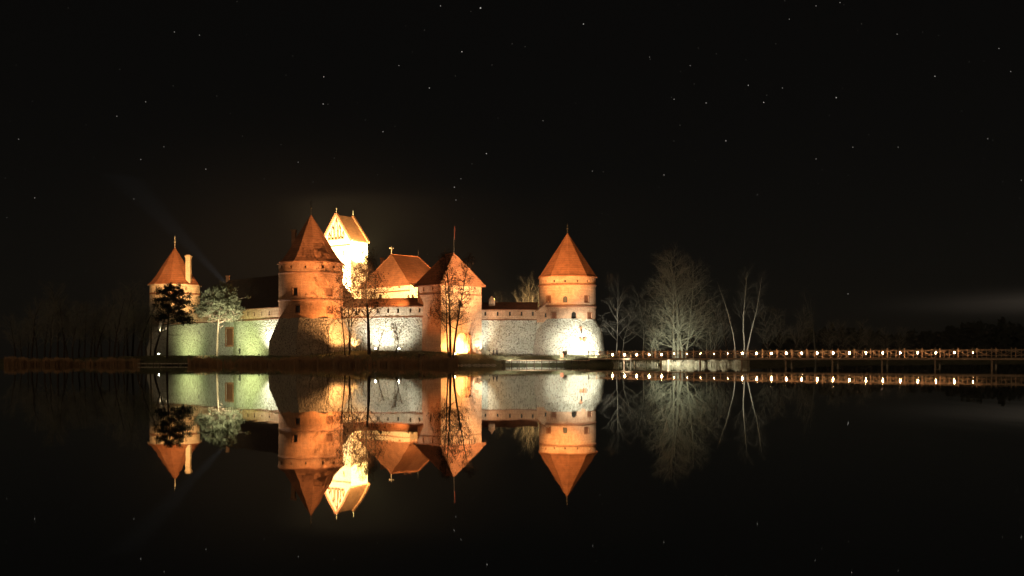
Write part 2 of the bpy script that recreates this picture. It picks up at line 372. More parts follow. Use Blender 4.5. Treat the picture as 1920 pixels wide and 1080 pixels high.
def round_tower(px, d, half, eave_half, y_eave, y_apex, y_base_top, base_prof, bands, holes, label, wallm, basem, roofm, z0, fin=None, facets=12, flare=.0, crease=0.0, eave_white=False, poly=None):
    """base_prof: (half width in px, row) from the ground up; holes: (px, row, w px, h px, kind)"""
    k = d/F; cx, cy = (px-960)*k, d; r = half*k
    root = thing('round_tower', (cx, cy, z0), label, 'tower')
    fm = lambda u, v, i: Vector((cx+(r-i)*math.sin(u), cy-(r-i)*math.cos(u), v))
    hs = []
    for (hx, hy, hw, hh, kind) in holes:
        sv = max(-.97, min(.97, (hx-px)/half)); ph = math.asin(sv); du = hw*k/r/2/max(.5, math.cos(ph))
        hs.append((ph-du, ph+du, zz(hy+hh/2, d-r*math.cos(ph)), zz(hy-hh/2, d-r*math.cos(ph)), kind))
    ze = zz(y_eave, d); zb = zz(y_base_top, d)
    mb = MB(); grid_wall(mb, fm, -math.pi, math.pi, 64, zb-.6, ze, 10, [h[:4] for h in hs], .7)
    mb.build('wall', wallm, root)
    for h in hs:
        kind = h[4]
        if kind == 'loop': opening(fm, h, .7, root, 'loophole', M['pane'])
        elif kind == 'arch': opening(fm, h, .7, root, 'window', M['pane'], True, None, wallm)
        elif kind == 'dark': opening(fm, h, .7, root, 'window', M['pane'], frame=M['brick_band'])
        else: opening(fm, h, .7, root, 'window', M['shutter'], frame=M['brick_band'], inset=.22)
    for by in bands:
        zc = zz(by, d); b = MB(); b.lathe([(r-.02, -.28), (r+.10, -.24), (r+.20, -.04), (r+.20, .16), (r-.02, .24)], (cx, cy, zc), 64, cap=False)
        b.build('string_course', M['brick_band'], root)
    b = MB(); prof = [(hw*k, zz(yy, d)) for hw, yy in base_prof]
    ns = 48; rg = random.Random(int(px)); ph = [rg.uniform(0, 6.28) for _ in range(5)]
    # slightly irregular battered base, rings interpolated
    rings = []
    for (r0, q0), (r1, q1) in zip(prof, prof[1:]):
        for i in range(4): rings.append((lerp(r0, r1, i/4), lerp(q0, q1, i/4)))
    rings.append(prof[-1])
    for i, (rr, q) in enumerate(rings):
        for s in range(ns):
            a = 2*math.pi*s/ns
            if poly:
                sec = 2*math.pi/poly[0]; am = (a-poly[1]) % sec-sec/2; b.v.append((cx+rr*1.03*math.cos(sec/2)**.5/math.cos(am)*math.cos(a), cy+rr*1.03*math.cos(sec/2)**.5/math.cos(am)*math.sin(a), q)); continue
            e = .12*math.sin(3*a+ph[0])+.10*math.sin(7*a+ph[1]+q)+.07*math.sin(13*a+ph[2]-q*2)
            e *= min(1, (len(rings)-1-i)/4); b.v.append((cx+(rr+e)*math.cos(a), cy+(rr+e)*math.sin(a), q))
    for i in range(len(rings)-1):
        for s in range(ns):
            s2 = (s+1) % ns; b.f.append((i*ns+s, i*ns+s2, (i+1)*ns+s2, (i+1)*ns+s))
    b.f.append(tuple((len(rings)-1)*ns+s for s in range(ns)))
    b.build('stone_base', basem, root, not poly)
    # faceted tiled cone
    re = eave_half*k; za = zz(y_apex, d); H = za-ze; rf = MB()
    prof = [(r-.1, 0.02), (re, -.16), (re, 0.02)]
    if flare: prof += [(re*.86, H*(.14-flare*.6)), (re*.68, H*(.32-flare*.7)), (re*.5, H*.5-flare*H*.35), (re*.25, H*.75-flare*.12*H)]
    else: prof += [(re*.93, H*.055), (re*.6, H*.395), (re*.3, H*.7)]
    prof += [(.06, H)]
    rf.lathe([(a, b_) for a, b_ in prof], (cx, cy, ze), facets, -math.pi/2+crease, False)
    roof = rf.build('roof', roofm, root)
    if eave_white:
        eb = MB(); eb.lathe([(re+.02, -.3), (re+.06, -.3), (re+.06, -.12), (re+.02, -.12)], (cx, cy, ze), facets, -math.pi/2+crease, False); eb.build('eave_board', M['brass'], roof)
    if fin:
        fb = MB(); zf = zz(fin, d)-za; fb.lathe([(.16, -.6), (.13, 0), (.10, zf*.35), (.28, zf*.42), (.28, zf*.5), (.08, zf*.56), (.06, zf*.75), (.16, zf*.8), (.05, zf*.88), (.01, zf)], (cx, cy, za), 8)
        fb.build('finial', M['brass'] if eave_white else M['iron'], roof)
    return root, roof, (cx, cy, r, k, ze, za)

def chimney(parent, x, y, z0, z1, w, m):
    b = MB(); b.box((x, y, (z0+z1)/2), (w, w, z1-z0)); b.box((x, y, z1+.1), (w*1.3, w*1.3, .35)); b.box((x, y, z1+.38), (w*.9, w*.9, .22))
    b.build('chimney', m, parent)

def hip_roof(root, corners, ridge, z_e, z_r, m, over=.6, flare=.04, soffit=True, name='roof'):
    cx = sum(c[0] for c in corners)/4; cy = sum(c[1] for c in corners)/4
    out = []
    for i, c in enumerate(corners):
        a = Vector(corners[i-1])-Vector(c); b = Vector(corners[(i+1) % 4])-Vector(c)
        out.append(Vector(c)-a.normalized()*over-b.normalized()*over)
    top = [Vector(ridge[0]), Vector(ridge[0]), Vector(ridge[1]), Vector(ridge[1])]
    mb = MB(); H = z_r-z_e; rings = []
    ov = over*.75
    for t, h in ((0, -ov*.55), (.08, H*.08-flare*H-ov*.35), (.22, H*.22-flare*H), (.45, H*.45-flare*.5*H), (1, H)):
        rings.append([(lerp(o.x, q.x, t), lerp(o.y, q.y, t), z_e+h) for o, q in zip(out, top)])
    for A, B in zip(rings, rings[1:]):
        for i in range(4):
            j = (i+1) % 4; mb.quad(A[i], A[j], B[j], B[i])
    lo = [(p[0], p[1], p[2]-.18) for p in rings[0]]
    for i in range(4): mb.quad(lo[i], lo[(i+1) % 4], rings[0][(i+1) % 4], rings[0][i])
    if soffit: mb.quad(*lo[::-1])
    r = mb.build(name, m, root)
    cap = MB()      # ridge and hip tiles
    T = [(rings[-1][i][0], rings[-1][i][1], z_r) for i in range(4)]
    for i in range(4):
        pts = [Vector(rr[i])+Vector((0, 0, .05)) for rr in rings]; cap.tube(pts, [.13]*len(pts), 6)
    cap.tube([Vector(T[0])+Vector((0, 0, .05)), Vector(T[2])+Vector((0, 0, .05))], [.16, .16], 6)
    cap.build('ridge_tiles', m, r)
    return r
def fin_rod(parent, p, h, m, vane=False):
    b = MB(); b.tube([Vector(p), Vector(p)+Vector((0, 0, h))], [.09, .05], 6); b.lathe([(.02, -.16), (.2, 0), (.02, .16)], (p[0], p[1], p[2]+h*.45), 8)
    if vane:
        b.box((p[0]+.1, p[1], p[2]+h*.75), (1.3, .06, .12)); b.box((p[0]-.45, p[1], p[2]+h*.75), (.4, .05, .4))
    b.build('finial', m, parent)

# ------------------------------------------------------------------ the three round towers
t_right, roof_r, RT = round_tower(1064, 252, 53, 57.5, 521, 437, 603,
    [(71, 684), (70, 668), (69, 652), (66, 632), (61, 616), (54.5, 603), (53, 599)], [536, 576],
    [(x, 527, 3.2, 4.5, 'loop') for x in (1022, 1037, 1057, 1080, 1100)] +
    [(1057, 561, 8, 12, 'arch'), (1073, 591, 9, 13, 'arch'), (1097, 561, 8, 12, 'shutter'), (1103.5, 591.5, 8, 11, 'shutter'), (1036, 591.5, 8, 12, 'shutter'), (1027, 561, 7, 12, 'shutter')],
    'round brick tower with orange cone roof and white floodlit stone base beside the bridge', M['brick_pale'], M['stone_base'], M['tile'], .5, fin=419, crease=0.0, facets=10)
# broken brick-lined slit in the base
cx, cy, r, k, ze, za = RT
b = MB(); sl = thing
for (hx, hy, w_, h_) in ((1085.5, 620, 5, 15), (1083, 636, 4, 5), (1089, 637, 5, 7)):
    ph = math.asin((hx-1064)/62.0); rr = (60 if hy < 630 else 67)*k
    b.box((cx+(rr-.02)*math.sin(ph), cy-(rr-.02)*math.cos(ph), zz(hy, d=cy-rr)), (w_*k, .7, h_*k), ph)
b.build('brick_patch', M['brick'], t_right)
b = MB()
ph = math.asin((1086-1064)/62.0); rr = 60*k
b.box((cx+(rr+.22)*math.sin(ph), cy-(rr+.22)*math.cos(ph), zz(621, cy-rr)), (2*k, .4, 9*k), ph); b.build('arrow_slit', M['pane'], t_right)

t_near, roof_n, NT = round_tower(583, 245, 59, 63, 495, 402, 601,
    [(79, 684), (78, 664), (77, 641), (60.5, 602), (59, 598)], [515, 565],
    [(x, 500.5, 3.5, 5.5, 'loop') for x in (536, 557, 585, 615, 632)] +
    [(565, 547, 9.5, 14, 'dark'), (570.5, 579.5, 8.5, 13, 'dark'), (625.5, 548.5, 8.5, 13, 'shutter'), (626.5, 581.5, 8.5, 12, 'shutter'), (606.5, 603.5, 4.5, 8, 'dark')],
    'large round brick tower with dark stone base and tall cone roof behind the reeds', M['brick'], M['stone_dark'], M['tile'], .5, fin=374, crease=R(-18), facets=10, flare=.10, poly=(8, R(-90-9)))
cx, cy, r, k, ze, za = NT
chimney(roof_n, (551-583)*k, 1.5+0*k, 0, 0, .01, M['brick']) if False else None
cb = MB(); ch = pt(551, 247.5, 470); ct = zz(433, 247.5)
cb.box((ch.x, ch.y, (ch.z-3+ct)/2), (1.0, 1.0, ct-ch.z+3)); cb.box((ch.x, ch.y, ct+.12), (1.35, 1.35, .3)); cb.build('chimney', M['brick'], roof_n)

t_left, roof_l, LT = round_tower(328, 300, 45, 48.5, 535, 464, 640,
    [(52, 684), (51, 668), (46, 642), (45, 636)], [552],
    [(318, 541, 2.5, 5, 'loop'), (341, 541, 2.5, 5, 'loop'), (360, 541, 2.5, 5, 'loop')],
    'distant round tower with flared orange cone roof, white finial and tall chimney', M['plaster'], M['stone'], M['tile'], .5, fin=441, crease=R(8), facets=10, flare=.09, eave_white=True)
cb = MB(); ch = pt(353.5, 296.5, 520); ct = zz(482, 296.5)
cb.box((ch.x, ch.y, (ch.z-2+ct)/2), (1.35, 1.35, ct-ch.z+2)); cb.box((ch.x, ch.y, ct+.12), (1.75, 1.75, .45)); cb.box((ch.x, ch.y, ct+.45), (1.2, 1.2, .3)); cb.build('chimney', M['plaster'], roof_l)

# ------------------------------------------------------------------ curtain walls
def flat(A, B):
    A, B = Vector(A), Vector(B); u = (B-A).normalized(); n = Vector((-u.y, u.x))   # n points away from the viewer for left-to-right walls
    return lambda s, v, i: Vector((A.x+u.x*s+n.x*i, A.y+u.y*s+n.y*i, v)), (B-A).length, u, n
def curtain(A, B, z0, zm, zt, loops, label, stonem, brickm, roof=None, thick=2.6, extra=(), cap=True, plaster=None):
    fm, ln, u, n = flat(A, B); ang = math.atan2(u.y, u.x); A2 = Vector(A)
    root = thing('curtain_wall', (A[0], A[1], z0), label, 'wall')
    mb = MB(); hs = [e[:4] for e in extra]
    grid_wall(mb, fm, 0, ln, max(4, int(ln/2)), z0, zm, 8, hs, .5)
    for s in (0, ln): mb.quad(fm(s, z0, 0), fm(s, zm, 0), fm(s, zm, thick), fm(s, z0, thick))
    mb.quad(fm(0, z0, thick), fm(ln, z0, thick), fm(ln, zm, thick), fm(0, zm, thick)); mb.quad(fm(0, zm, 0), fm(ln, zm, 0), fm(ln, zm, thick), fm(0, zm, thick))
    mb.build('stone_wall', stonem, root)
    for e in extra:
        if e[4] == 'board': opening(fm, e, .5, root, 'window', M['shutter'], frame=M['brick'], inset=.12)
        else: opening(fm, e, .5, root, 'arrow_slit', M['pane'])
    pf = lambda s, v, i: fm(s, v, i-.18)
    pb = MB(); hh = [(s-.22, s+.22, lerp(zm, zt, .38), lerp(zm, zt, .75)) for s in loops]
    grid_wall(pb, pf, -.0, ln, max(4, int(ln/2)), zm+.01, zt, 4, hh, .6)
    for s in (0, ln): pb.quad(pf(s, zm+.01, 0), pf(s, zt, 0), pf(s, zt, thick*.5), pf(s, zm+.01, thick*.5))
    pb.quad(pf(0, zm+.01, 0), pf(ln, zm+.01, 0), pf(ln, zm+.01, .3), pf(0, zm+.01, .3)); pb.quad(pf(0, zt, 0), pf(ln, zt, 0), pf(ln, zt, thick*.5), pf(0, zt, thick*.5))
    pb.build('brick_parapet', brickm, root)
    for h in hh: opening(pf, h, .6, root, 'loophole', M['pane'])
    sc = MB(); a = fm(0, zm, -.24); c = fm(ln, zm, -.24); sc.bar(a, c, .16, .26); sc.build('string_course', M['brick_band'], root)
    if roof:
        rr = MB(); run = 4.2
        e0, e1 = fm(0, zt-.12, -.65), fm(ln, zt-.12, -.65); r0, r1 = fm(0, roof, run), fm(ln, roof, run); b0, b1 = fm(0, zt-.3, run*2), fm(ln, zt-.3, run*2)
        rr.quad(e0, e1, r1, r0); rr.quad(r0, r1, b1, b0)
        dn = Vector((0, 0, -.2)); rr.quad(e0+dn, e1+dn, e1, e0); rr.quad(e0+dn, r0+dn, r1+dn, e1+dn)
        rr.quad(e0, r0, b0); rr.quad(e1, r1, b1)
        rr.build('roof', M['tile'], root)
    elif cap:
        cc = MB(); cc.bar(fm(0, zt+.1, .4), fm(ln, zt+.1, .4), 1.4, .2); cc.build('coping', M['brick_band'], root)
    return root, fm, ln
def ray_to_wall(px, A, B):
    t = (px-960)/F; A, B = Vector(A), Vector(B); u = B-A      # x = t*y
    s = (t*A.y-A.x)/(u.x-t*u.y); return s*u.length
# left wall
WA = pt(287, 290, z=0).to_2d(); WB = pt(527, 243, z=0).to_2d()
sw = lambda p: ray_to_wall(p, WA, WB)
lw, lfm, lln = curtain(WA, WB, .3, 11.3, 14.0, [sw(p) for p in (300, 322, 345, 378, 395, 412, 466, 478, 492, 506)],
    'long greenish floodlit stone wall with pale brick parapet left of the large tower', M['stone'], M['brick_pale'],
    extra=[(sw(424), sw(436.5), zz(647, 259), zz(616, 259), 'board'), (sw(372), sw(374), zz(626, 268), zz(618, 268), 'slit'), (sw(446), sw(451), zz(664, 257), zz(653, 257), 'slit'), (sw(497), sw(499.5), zz(622, 249), zz(612, 249), 'slit')])
# side wall running back from the left corner
sb = MB(); c0 = Vector((WA.x, WA.y)); c1 = pt(305, 305, z=0).to_2d()
for a, b_ in ((c0, c1),):
    sb.quad((a.x, a.y, .3), (b_.x, b_.y, .3), (b_.x, b_.y, 12), (a.x, a.y, 12))
    sb.quad((a.x, a.y, 12), (b_.x, b_.y, 12), (b_.x+2, b_.y, 12), (a.x+2, a.y, 12)); sb.quad((a.x+2, a.y, .3), (b_.x+2, b_.y, .3), (b_.x+2, b_.y, 12), (a.x+2, a.y, 12))
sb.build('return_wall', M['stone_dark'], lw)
# middle wall
MA = pt(628, 249, z=0).to_2d(); MBp = pt(794, 243.9, z=0).to_2d()
sm = lambda p: ray_to_wall(p, MA, MBp)
mw, mfm, mln = curtain(MA, MBp, 1.0, 11.8, 14.55, [sm(p) for p in (668, 690, 708, 728, 747, 770, 787)],
    'bright floodlit stone wall with red tiled walkway roof between large tower and square gate tower', M['stone'], M['plaster'], roof=16.75)
# right wall
RA = pt(899, 249.5, z=0).to_2d(); RB = pt(1008, 249, z=0).to_2d()
sr = lambda p: ray_to_wall(p, RA, RB)
rw, rfm, rln = curtain(RA, RB, .3, 11.25, 13.95, [sr(p) for p in (910, 933, 956, 978, 999)],
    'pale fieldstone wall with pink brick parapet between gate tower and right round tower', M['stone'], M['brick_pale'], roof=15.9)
# stepped end piece climbing to the tower
e0 = pt(1007, 248.6, z=0).to_2d(); e1 = pt(1030, 247.2, z=0).to_2d(); fm, ln, u, n = flat(e0, e1)
eb = MB()
for (za0, za1, zb_) in ((13.3, 15.9, 10.6),):
    eb.quad(fm(0, zb_, -.2), fm(ln, zb_, -.2), fm(ln, za1, -.2), fm(0, za0, -.2)); eb.quad(fm(0, zb_, -.2), fm(0, za0, -.2), fm(0, za0, 3), fm(0, zb_, 3))
    eb.quad(fm(0, za0, -.2), fm(ln, za1, -.2), fm(ln, za1, 3), fm(0, za0, 3)); eb.quad(fm(ln, zb_, -.2), fm(ln, za1, -.2), fm(ln, za1, 3), fm(ln, zb_, 3)); eb.quad(fm(0, zb_, -.2), fm(ln, zb_, -.2), fm(ln, zb_, 3), fm(0, zb_, 3))
eb.build('stepped_parapet', M['brick_pale'], rw)
eb = MB(); eb.quad(fm(-.3, 13.35, -.6), fm(ln, 16.0, -.6), fm(ln, 16.0, 3), fm(-.3, 13.35, 3)); eb.quad(fm(-.3, 13.1, -.6), fm(ln, 15.75, -.6), fm(ln, 16.0, -.6), fm(-.3, 13.35, -.6)); eb.build('parapet_tiles', M['tile'], rw)
eb = MB(); eb.quad(fm(0, .3, 0), fm(ln*.9, .3, 0), fm(ln*.9, 10.6, 0), fm(0, 10.6, 0)); eb.quad(fm(0, .3, 0), fm(0, 10.6, 0), fm(0, 10.6, 3), fm(0, .3, 3)); eb.quad(fm(0, 10.6, 0), fm(ln*.9, 10.6, 0), fm(ln*.9, 10.6, 3), fm(0, 10.6, 3)); eb.build('stepped_base', M['stone'], rw)
so_ = MB(); so_.box(tuple(fm(2.4, 12.3, -.2)), (.45, .1, 1.0), math.atan2(u.y, u.x)); so_.build('loophole', M['pane'], rw)
# little dormer with a lamp on the right wall's roof
dm = MB(); dp = rfm(sr(921), 15.0, 3.4); x, y = dp.x, dp.y
dm.quad((x-.8, y-1.6, 14.8), (x+.8, y-1.6, 14.8), (x+.8, y-1.6, 16.4), (x, y-1.6, 17.3), (x-.8, y-1.6, 16.4)); dm.quad((x+.8, y-1.6, 14.8), (x+.8, y+1.4, 14.8), (x+.8, y+1.4, 16.4), (x+.8, y-1.6, 16.4)); dm.quad((x-.8, y-1.6, 14.8), (x-.8, y+1.4, 14.8), (x-.8, y+1.4, 16.4), (x-.8, y-1.6, 16.4))
dorm = dm.build('dormer', M['brick_pale'], rw)
dm = MB(); dm.quad((x-1, y-1.8, 16.25), (x, y-1.8, 17.45), (x, y+1.5, 17.45), (x-1, y+1.5, 16.25)); dm.quad((x+1, y-1.8, 16.25), (x, y-1.8, 17.45), (x, y+1.5, 17.45), (x+1, y+1.5, 16.25)); dm.build('dormer_roof', M['tile'], dorm)

# ------------------------------------------------------------------ gate tower
c = pt(827, 238, z=0).to_2d(); rr_ = pt(903, 246, z=0).to_2d(); ud = (rr_-c).normalized(); ld = Vector((-ud.y, ud.x)); Wd = (rr_-c).length; Dp = 9.8
lf = c+ld*Dp; bk = rr_+ld*Dp
gt = thing('gate_tower', (c.x, c.y, 1.0), 'square brick gate tower with hipped roof and flagpole, bright arched gateway at its foot', 'tower')
zE, zB = 19.7, 17.2
def face(mb, A, B, z0, z1, holes, depth=.6, off=0.0):
    fm, ln, u, n = flat(A, B); f2 = (lambda s, v, i: fm(s, v, i+off)); grid_wall(mb, f2, 0, ln, 8, z0, z1, 8, holes, depth); return f2
gb = MB()
fmR, lnR, uR, nR = flat(c, rr_)
gs = lambda p: ray_to_wall(p, c, rr_)
gate = (gs(856), gs(876), 2.0, zz(624, 242)); hiR = [(gs(890), gs(892.5), zz(543, 245), zz(537, 245))]; midR = [(gs(860), gs(868), zz(577, 242), zz(565, 242))]
fR = face(gb, c, rr_, 1.0, zB, [gate]+midR, 1.6)
fmL, lnL, uL, nL = flat(lf, c)
ls = lambda p: ray_to_wall(p, lf, c)
fL = face(gb, lf, c, 1.0, zB, [(ls(806), ls(809), 12.0, 14.0)], .6)
gb.quad((rr_.x, rr_.y, 1), (bk.x, bk.y, 1), (bk.x, bk.y, zE), (rr_.x, rr_.y, zE)); gb.quad((bk.x, bk.y, 1), (lf.x, lf.y, 1), (lf.x, lf.y, zE), (bk.x, bk.y, zE))
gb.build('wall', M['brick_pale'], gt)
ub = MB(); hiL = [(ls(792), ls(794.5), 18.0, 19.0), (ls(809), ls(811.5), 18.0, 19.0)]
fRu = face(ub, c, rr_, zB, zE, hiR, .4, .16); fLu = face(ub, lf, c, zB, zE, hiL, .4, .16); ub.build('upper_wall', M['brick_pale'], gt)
for h in hiR: opening(fRu, h, .4, gt, 'loophole', M['pane'])
for h in hiL: opening(fLu, h, .4, gt, 'loophole', M['pane'])
for h in midR: opening(fR, h, 1.2, gt, 'window', M['pane'], True, None, M['brick'], .5)
opening(fL, (ls(806), ls(809), 12.0, 14.0), .6, gt, 'loophole', M['pane'])
gw = opening(fR, gate, 1.6, gt, 'gateway', M['plaster'], True, None, M['brick'], 1.55)
sb = MB(); sb.bar(fR(0, zB, -.02), fR(lnR, zB, -.02), .2, .25); sb.bar(fL(0, zB, -.02), fL(lnL, zB, -.02), .2, .25); sb.build('string_course', M['brick_band'], gt)
bt = MB()          # buttress right of the gate
p0 = fR(gs(877.5), 0, -.9); p1 = fR(gs(880.5), 0, -.9)
for i, (q0, q1) in enumerate([((gs(877.5)), (gs(881)))]):
    A = [fR(q0, 1, -.7), fR(q1, 1, -.7), fR(q1, 1, .05), fR(q0, 1, .05)]; T = [fR(q0, 7.2, -.55), fR(q1, 7.2, -.55), fR(q1, 8.0, .05), fR(q0, 8.0, .05)]
    for j in range(4): bt.quad(A[j], A[(j+1) % 4], T[(j+1) % 4], T[j])
    bt.quad(*T)
bt.build('buttress', M['brick'], gt)
ctr = (c+bk)/2; h_ = 1.75; zR = 27.3
rf = hip_roof(gt, [tuple(c), tuple(rr_), tuple(bk), tuple(lf)], [tuple(ctr-ld*h_), tuple(ctr+ld*h_)], zE, zR, M['tile'], .75, .035)
a1 = ctr-ld*h_; a2 = ctr+ld*h_
fb = MB(); fb.tube([Vector((a1.x, a1.y, zR-.3)), Vector((a1.x, a1.y, zz(422, a1.y)))], [.10, .05], 6); fp = fb.build('flagpole', M['iron'], rf)
fb = MB(); zt_ = zz(424, a1.y)
for i in range(6):
    xa, xb = .05+i*.035, .05+(i+1)*.035
    for s in (0,):
        y0, y1 = a1.y+.08*math.sin(i*1.5), a1.y+.08*math.sin((i+1)*1.5)
        fb.quad((a1.x+xa, y0, zt_-3.2), (a1.x+xb, y1, zt_-3.3), (a1.x+xb, y1, zt_-.1), (a1.x+xa, y0, zt_)); fb.quad((a1.x+xa, y0+.02, zt_-3.2), (a1.x+xb, y1+.02, zt_-3.3), (a1.x+xb, y1+.02, zt_-.1), (a1.x+xa, y0+.02, zt_))
fb.build('flag', M['flag'], fp)
fin_rod(rf, (a2.x, a2.y, zR-.2), 2.0, M['iron'])

# ------------------------------------------------------------------ keep
FL = pt(604, 313, z=0).to_2d(); FR = pt(658, 305, z=0).to_2d(); kd = (FR-FL).normalized(); kb = Vector((-kd.y, kd.x)); KD = 7.0
BL = FL+kb*KD; BR = FR+kb*KD
kp = thing('keep_tower', (FL.x, FL.y, 1.5), 'tall white floodlit keep with steep gabled roof rising behind the large round tower', 'tower')
kz, kr = 38.0, 45.9
kbm = MB(); fK, lnK, _, _ = flat(FL, FR)
khol = [(lnK*.42, lnK*.42+.5, 33.2, 34.8), (lnK*.74, lnK*.74+.5, 33.4, 35.0), (lnK*.3, lnK*.3+.4, 39.3, 40.3)]
grid_wall(kbm, fK, 0, lnK, 6, 1.5, kz, 10, khol[:2], .5)
mid = (FL+FR)/2; midb = (BL+BR)/2
kbm.quad((FL.x, FL.y, kz), (FR.x, FR.y, kz), (mid.x, mid.y, kr)); kbm.quad((BL.x, BL.y, kz), (BR.x, BR.y, kz), (midb.x, midb.y, kr))
kbm.quad((BR.x, BR.y, 1.5), (BL.x, BL.y, 1.5), (BL.x, BL.y, kz), (BR.x, BR.y, kz)); kbm.quad((BL.x, BL.y, 1.5), (FL.x, FL.y, 1.5), (FL.x, FL.y, kz), (BL.x, BL.y, kz))
fS, lnS, _, _ = flat(FR, BR); shol = [(2.6, 3.1, 31.5, 33.2), (4.6, 5.1, 24, 25.6)]
grid_wall(kbm, fS, 0, lnS, 4, 1.5, kz, 10, shol, .5)
kbm.build('wall', M['plaster'], kp)
for h in khol[:2]: opening(fK, h, .5, kp, 'window', M['pane'])
for h in shol: opening(fS, h, .5, kp, 'window', M['pane'])
for i in range(5):
    s_ = lnK*(.5+(i-2)*.115); zt_n = 44.2-abs(i-2)*2.0; nb_ = MB(); hw = .42; z0n = 38.6
    P = [(s_-hw, z0n), (s_+hw, z0n), (s_+hw, zt_n-.9), (s_, zt_n), (s_-hw, zt_n-.9)]
    O = [(s_-hw-.16, z0n-.16), (s_+hw+.16, z0n-.16), (s_+hw+.16, zt_n-.8), (s_, zt_n+.25), (s_-hw-.16, zt_n-.8)]
    for j in range(5):
        a_, b_ = P[j], P[(j+1) % 5]; c_, e_ = O[j], O[(j+1) % 5]
        nb_.quad(fK(*c_, -.25), fK(*e_, -.25), fK(*b_, -.25), fK(*a_, -.25)); nb_.quad(fK(*a_, -.25), fK(*b_, -.25), fK(*b_, .0), fK(*a_, .0)); nb_.quad(fK(*c_, -.25), fK(*e_, -.25), fK(*e_, .0), fK(*c_, .0))
    nb_.build('blind_niche', M['brick'], kp)
sb = MB(); sb.bar(fK(0, 36.4, -.02), fK(lnK, 36.4, -.02), .14, .22); sb.build('string_course', M['brick_band'], kp)
kf = MB(); ov = .5
def slope(S0, S1, m0, m1):
    o = (S0-m0).normalized(); e = (S1-S0).normalized()
    slo = (kr-kz)/(S0-m0).length
    A = S0+o*ov-e*ov*.6; B = S1+o*ov+e*ov*.6; Cc = m1+e*ov*.6; D = m0-e*ov*.6
    zl = kz-slo*ov+.25
    top = [Vector((A.x, A.y, zl)), Vector((B.x, B.y, zl)), Vector((Cc.x, Cc.y, kr+.25)), Vector((D.x, D.y, kr+.25))]; bot = [p-Vector((0, 0, .24)) for p in top]
    kf.quad(*top); kf.quad(*bot[::-1])
    for i in range(4): kf.quad(bot[i], bot[(i+1) % 4], top[(i+1) % 4], top[i])
slope(FR, BR, mid, midb); slope(FL, BL, mid, midb)
krf = kf.build('roof', M['tile'], kp)
for a_, b_, m_ in ((FL, FR, mid), (BL, BR, midb)):
    gc = MB()
    for e in (a_, b_):
        o_ = (e-m_).normalized()*.5; gc.bar((e.x+o_.x, e.y+o_.y, kz-.35), (m_.x, m_.y, kr+.55), .75, .7)
    gc.build('gable_coping', M['tile'], krf)
for q in (mid, midb): fin_rod(krf, (q.x, q.y, kr+.2), 2.2, M['brass'])

# ------------------------------------------------------------------ palace wing (hipped, orange)
pc_ = pt(769, 278, z=0).to_2d(); pl = pt(677, 293, z=0).to_2d(); pu = (pl-pc_).normalized(); pd = Vector((pu.y, -pu.x))
if pd.y < 0: pd = -pd
pr = pc_+pd*14.8; pb_ = pl+pd*14.8
pw = thing('palace_wing', (pc_.x, pc_.y, 1.5), 'palace wing with orange hipped roof and white walls behind the middle wall', 'building')
zpe = 22.4; wb = MB()
fP, lnP, _, _ = flat(pl, pc_); ps = lambda p: ray_to_wall(p, pl, pc_)
ph_ = [(ps(730), ps(733.5), zz(540, 284), zz(533, 284)), (ps(747), ps(750.5), zz(540, 281), zz(533, 281)), (ps(708), ps(716), zz(561, 287), zz(551, 287)), (ps(763), ps(767), zz(560, 279), zz(552, 279))]
grid_wall(wb, fP, 0, lnP, 8, 1.5, zpe, 8, ph_, .6)
fQ, lnQ, _, _ = flat(pc_, pr); qs = lambda p: ray_to_wall(p, pc_, pr)
qh = [(qs(771), qs(777.5), zz(561, 279), zz(551.5, 279)), (qs(776), qs(778), zz(541, 279), zz(535, 279))]
grid_wall(wb, fQ, 0, lnQ, 6, 1.5, zpe, 8, qh, .6)
wb.quad((pr.x, pr.y, 1.5), (pb_.x, pb_.y, 1.5), (pb_.x, pb_.y, zpe), (pr.x, pr.y, zpe)); wb.quad((pb_.x, pb_.y, 1.5), (pl.x, pl.y, 1.5), (pl.x, pl.y, zpe), (pb_.x, pb_.y, zpe))
wb.build('wall', M['plaster'], pw)
for i, h in enumerate(ph_): opening(fP, h, .6, pw, 'window', M['pane'], i > 1, None, M['plaster'])
for i, h in enumerate(qh): opening(fQ, h, .6, pw, 'window', M['pane'], i == 0, None, M['plaster'])
sb = MB(); sb.bar(fP(0, zz(547, 283), -.03), fP(lnP, zz(547, 283), -.03), .16, .3); sb.build('string_course', M['brick_band'], pw)
pm = (pl+pc_)/2
prf = hip_roof(pw, [tuple(pc_), tuple(pr), tuple(pb_), tuple(pl)][::1], [tuple(pm+pd*2.4), tuple(pm+pd*12.6)], zpe, 31.6, M['tile'], .6, .02) if False else None
# ridge runs along pd: corners ordered so that the first two share the near ridge end
prf = hip_roof(pw, [tuple(pl), tuple(pc_), tuple(pr), tuple(pb_)], [tuple(pm+pd*2.4), tuple(pm+pd*12.6)], zpe, 31.6, M['tile'], .6, .02)
q1 = pm+pd*2.4; q2 = pm+pd*12.6
fin_rod(prf, (q1.x, q1.y, 31.5), 2.5, M['brass'], True); fin_rod(prf, (q2.x, q2.y, 31.5), 2.4, M['iron'])
chp = pt(717, 296, z=0); cb = MB(); cb.box((chp.x, chp.y, 28.5), (1.1, 1.1, 5.5)); cb.box((chp.x, chp.y, 31.3), (1.4, 1.4, .35)); cb.build('chimney', M['brick'], prf)

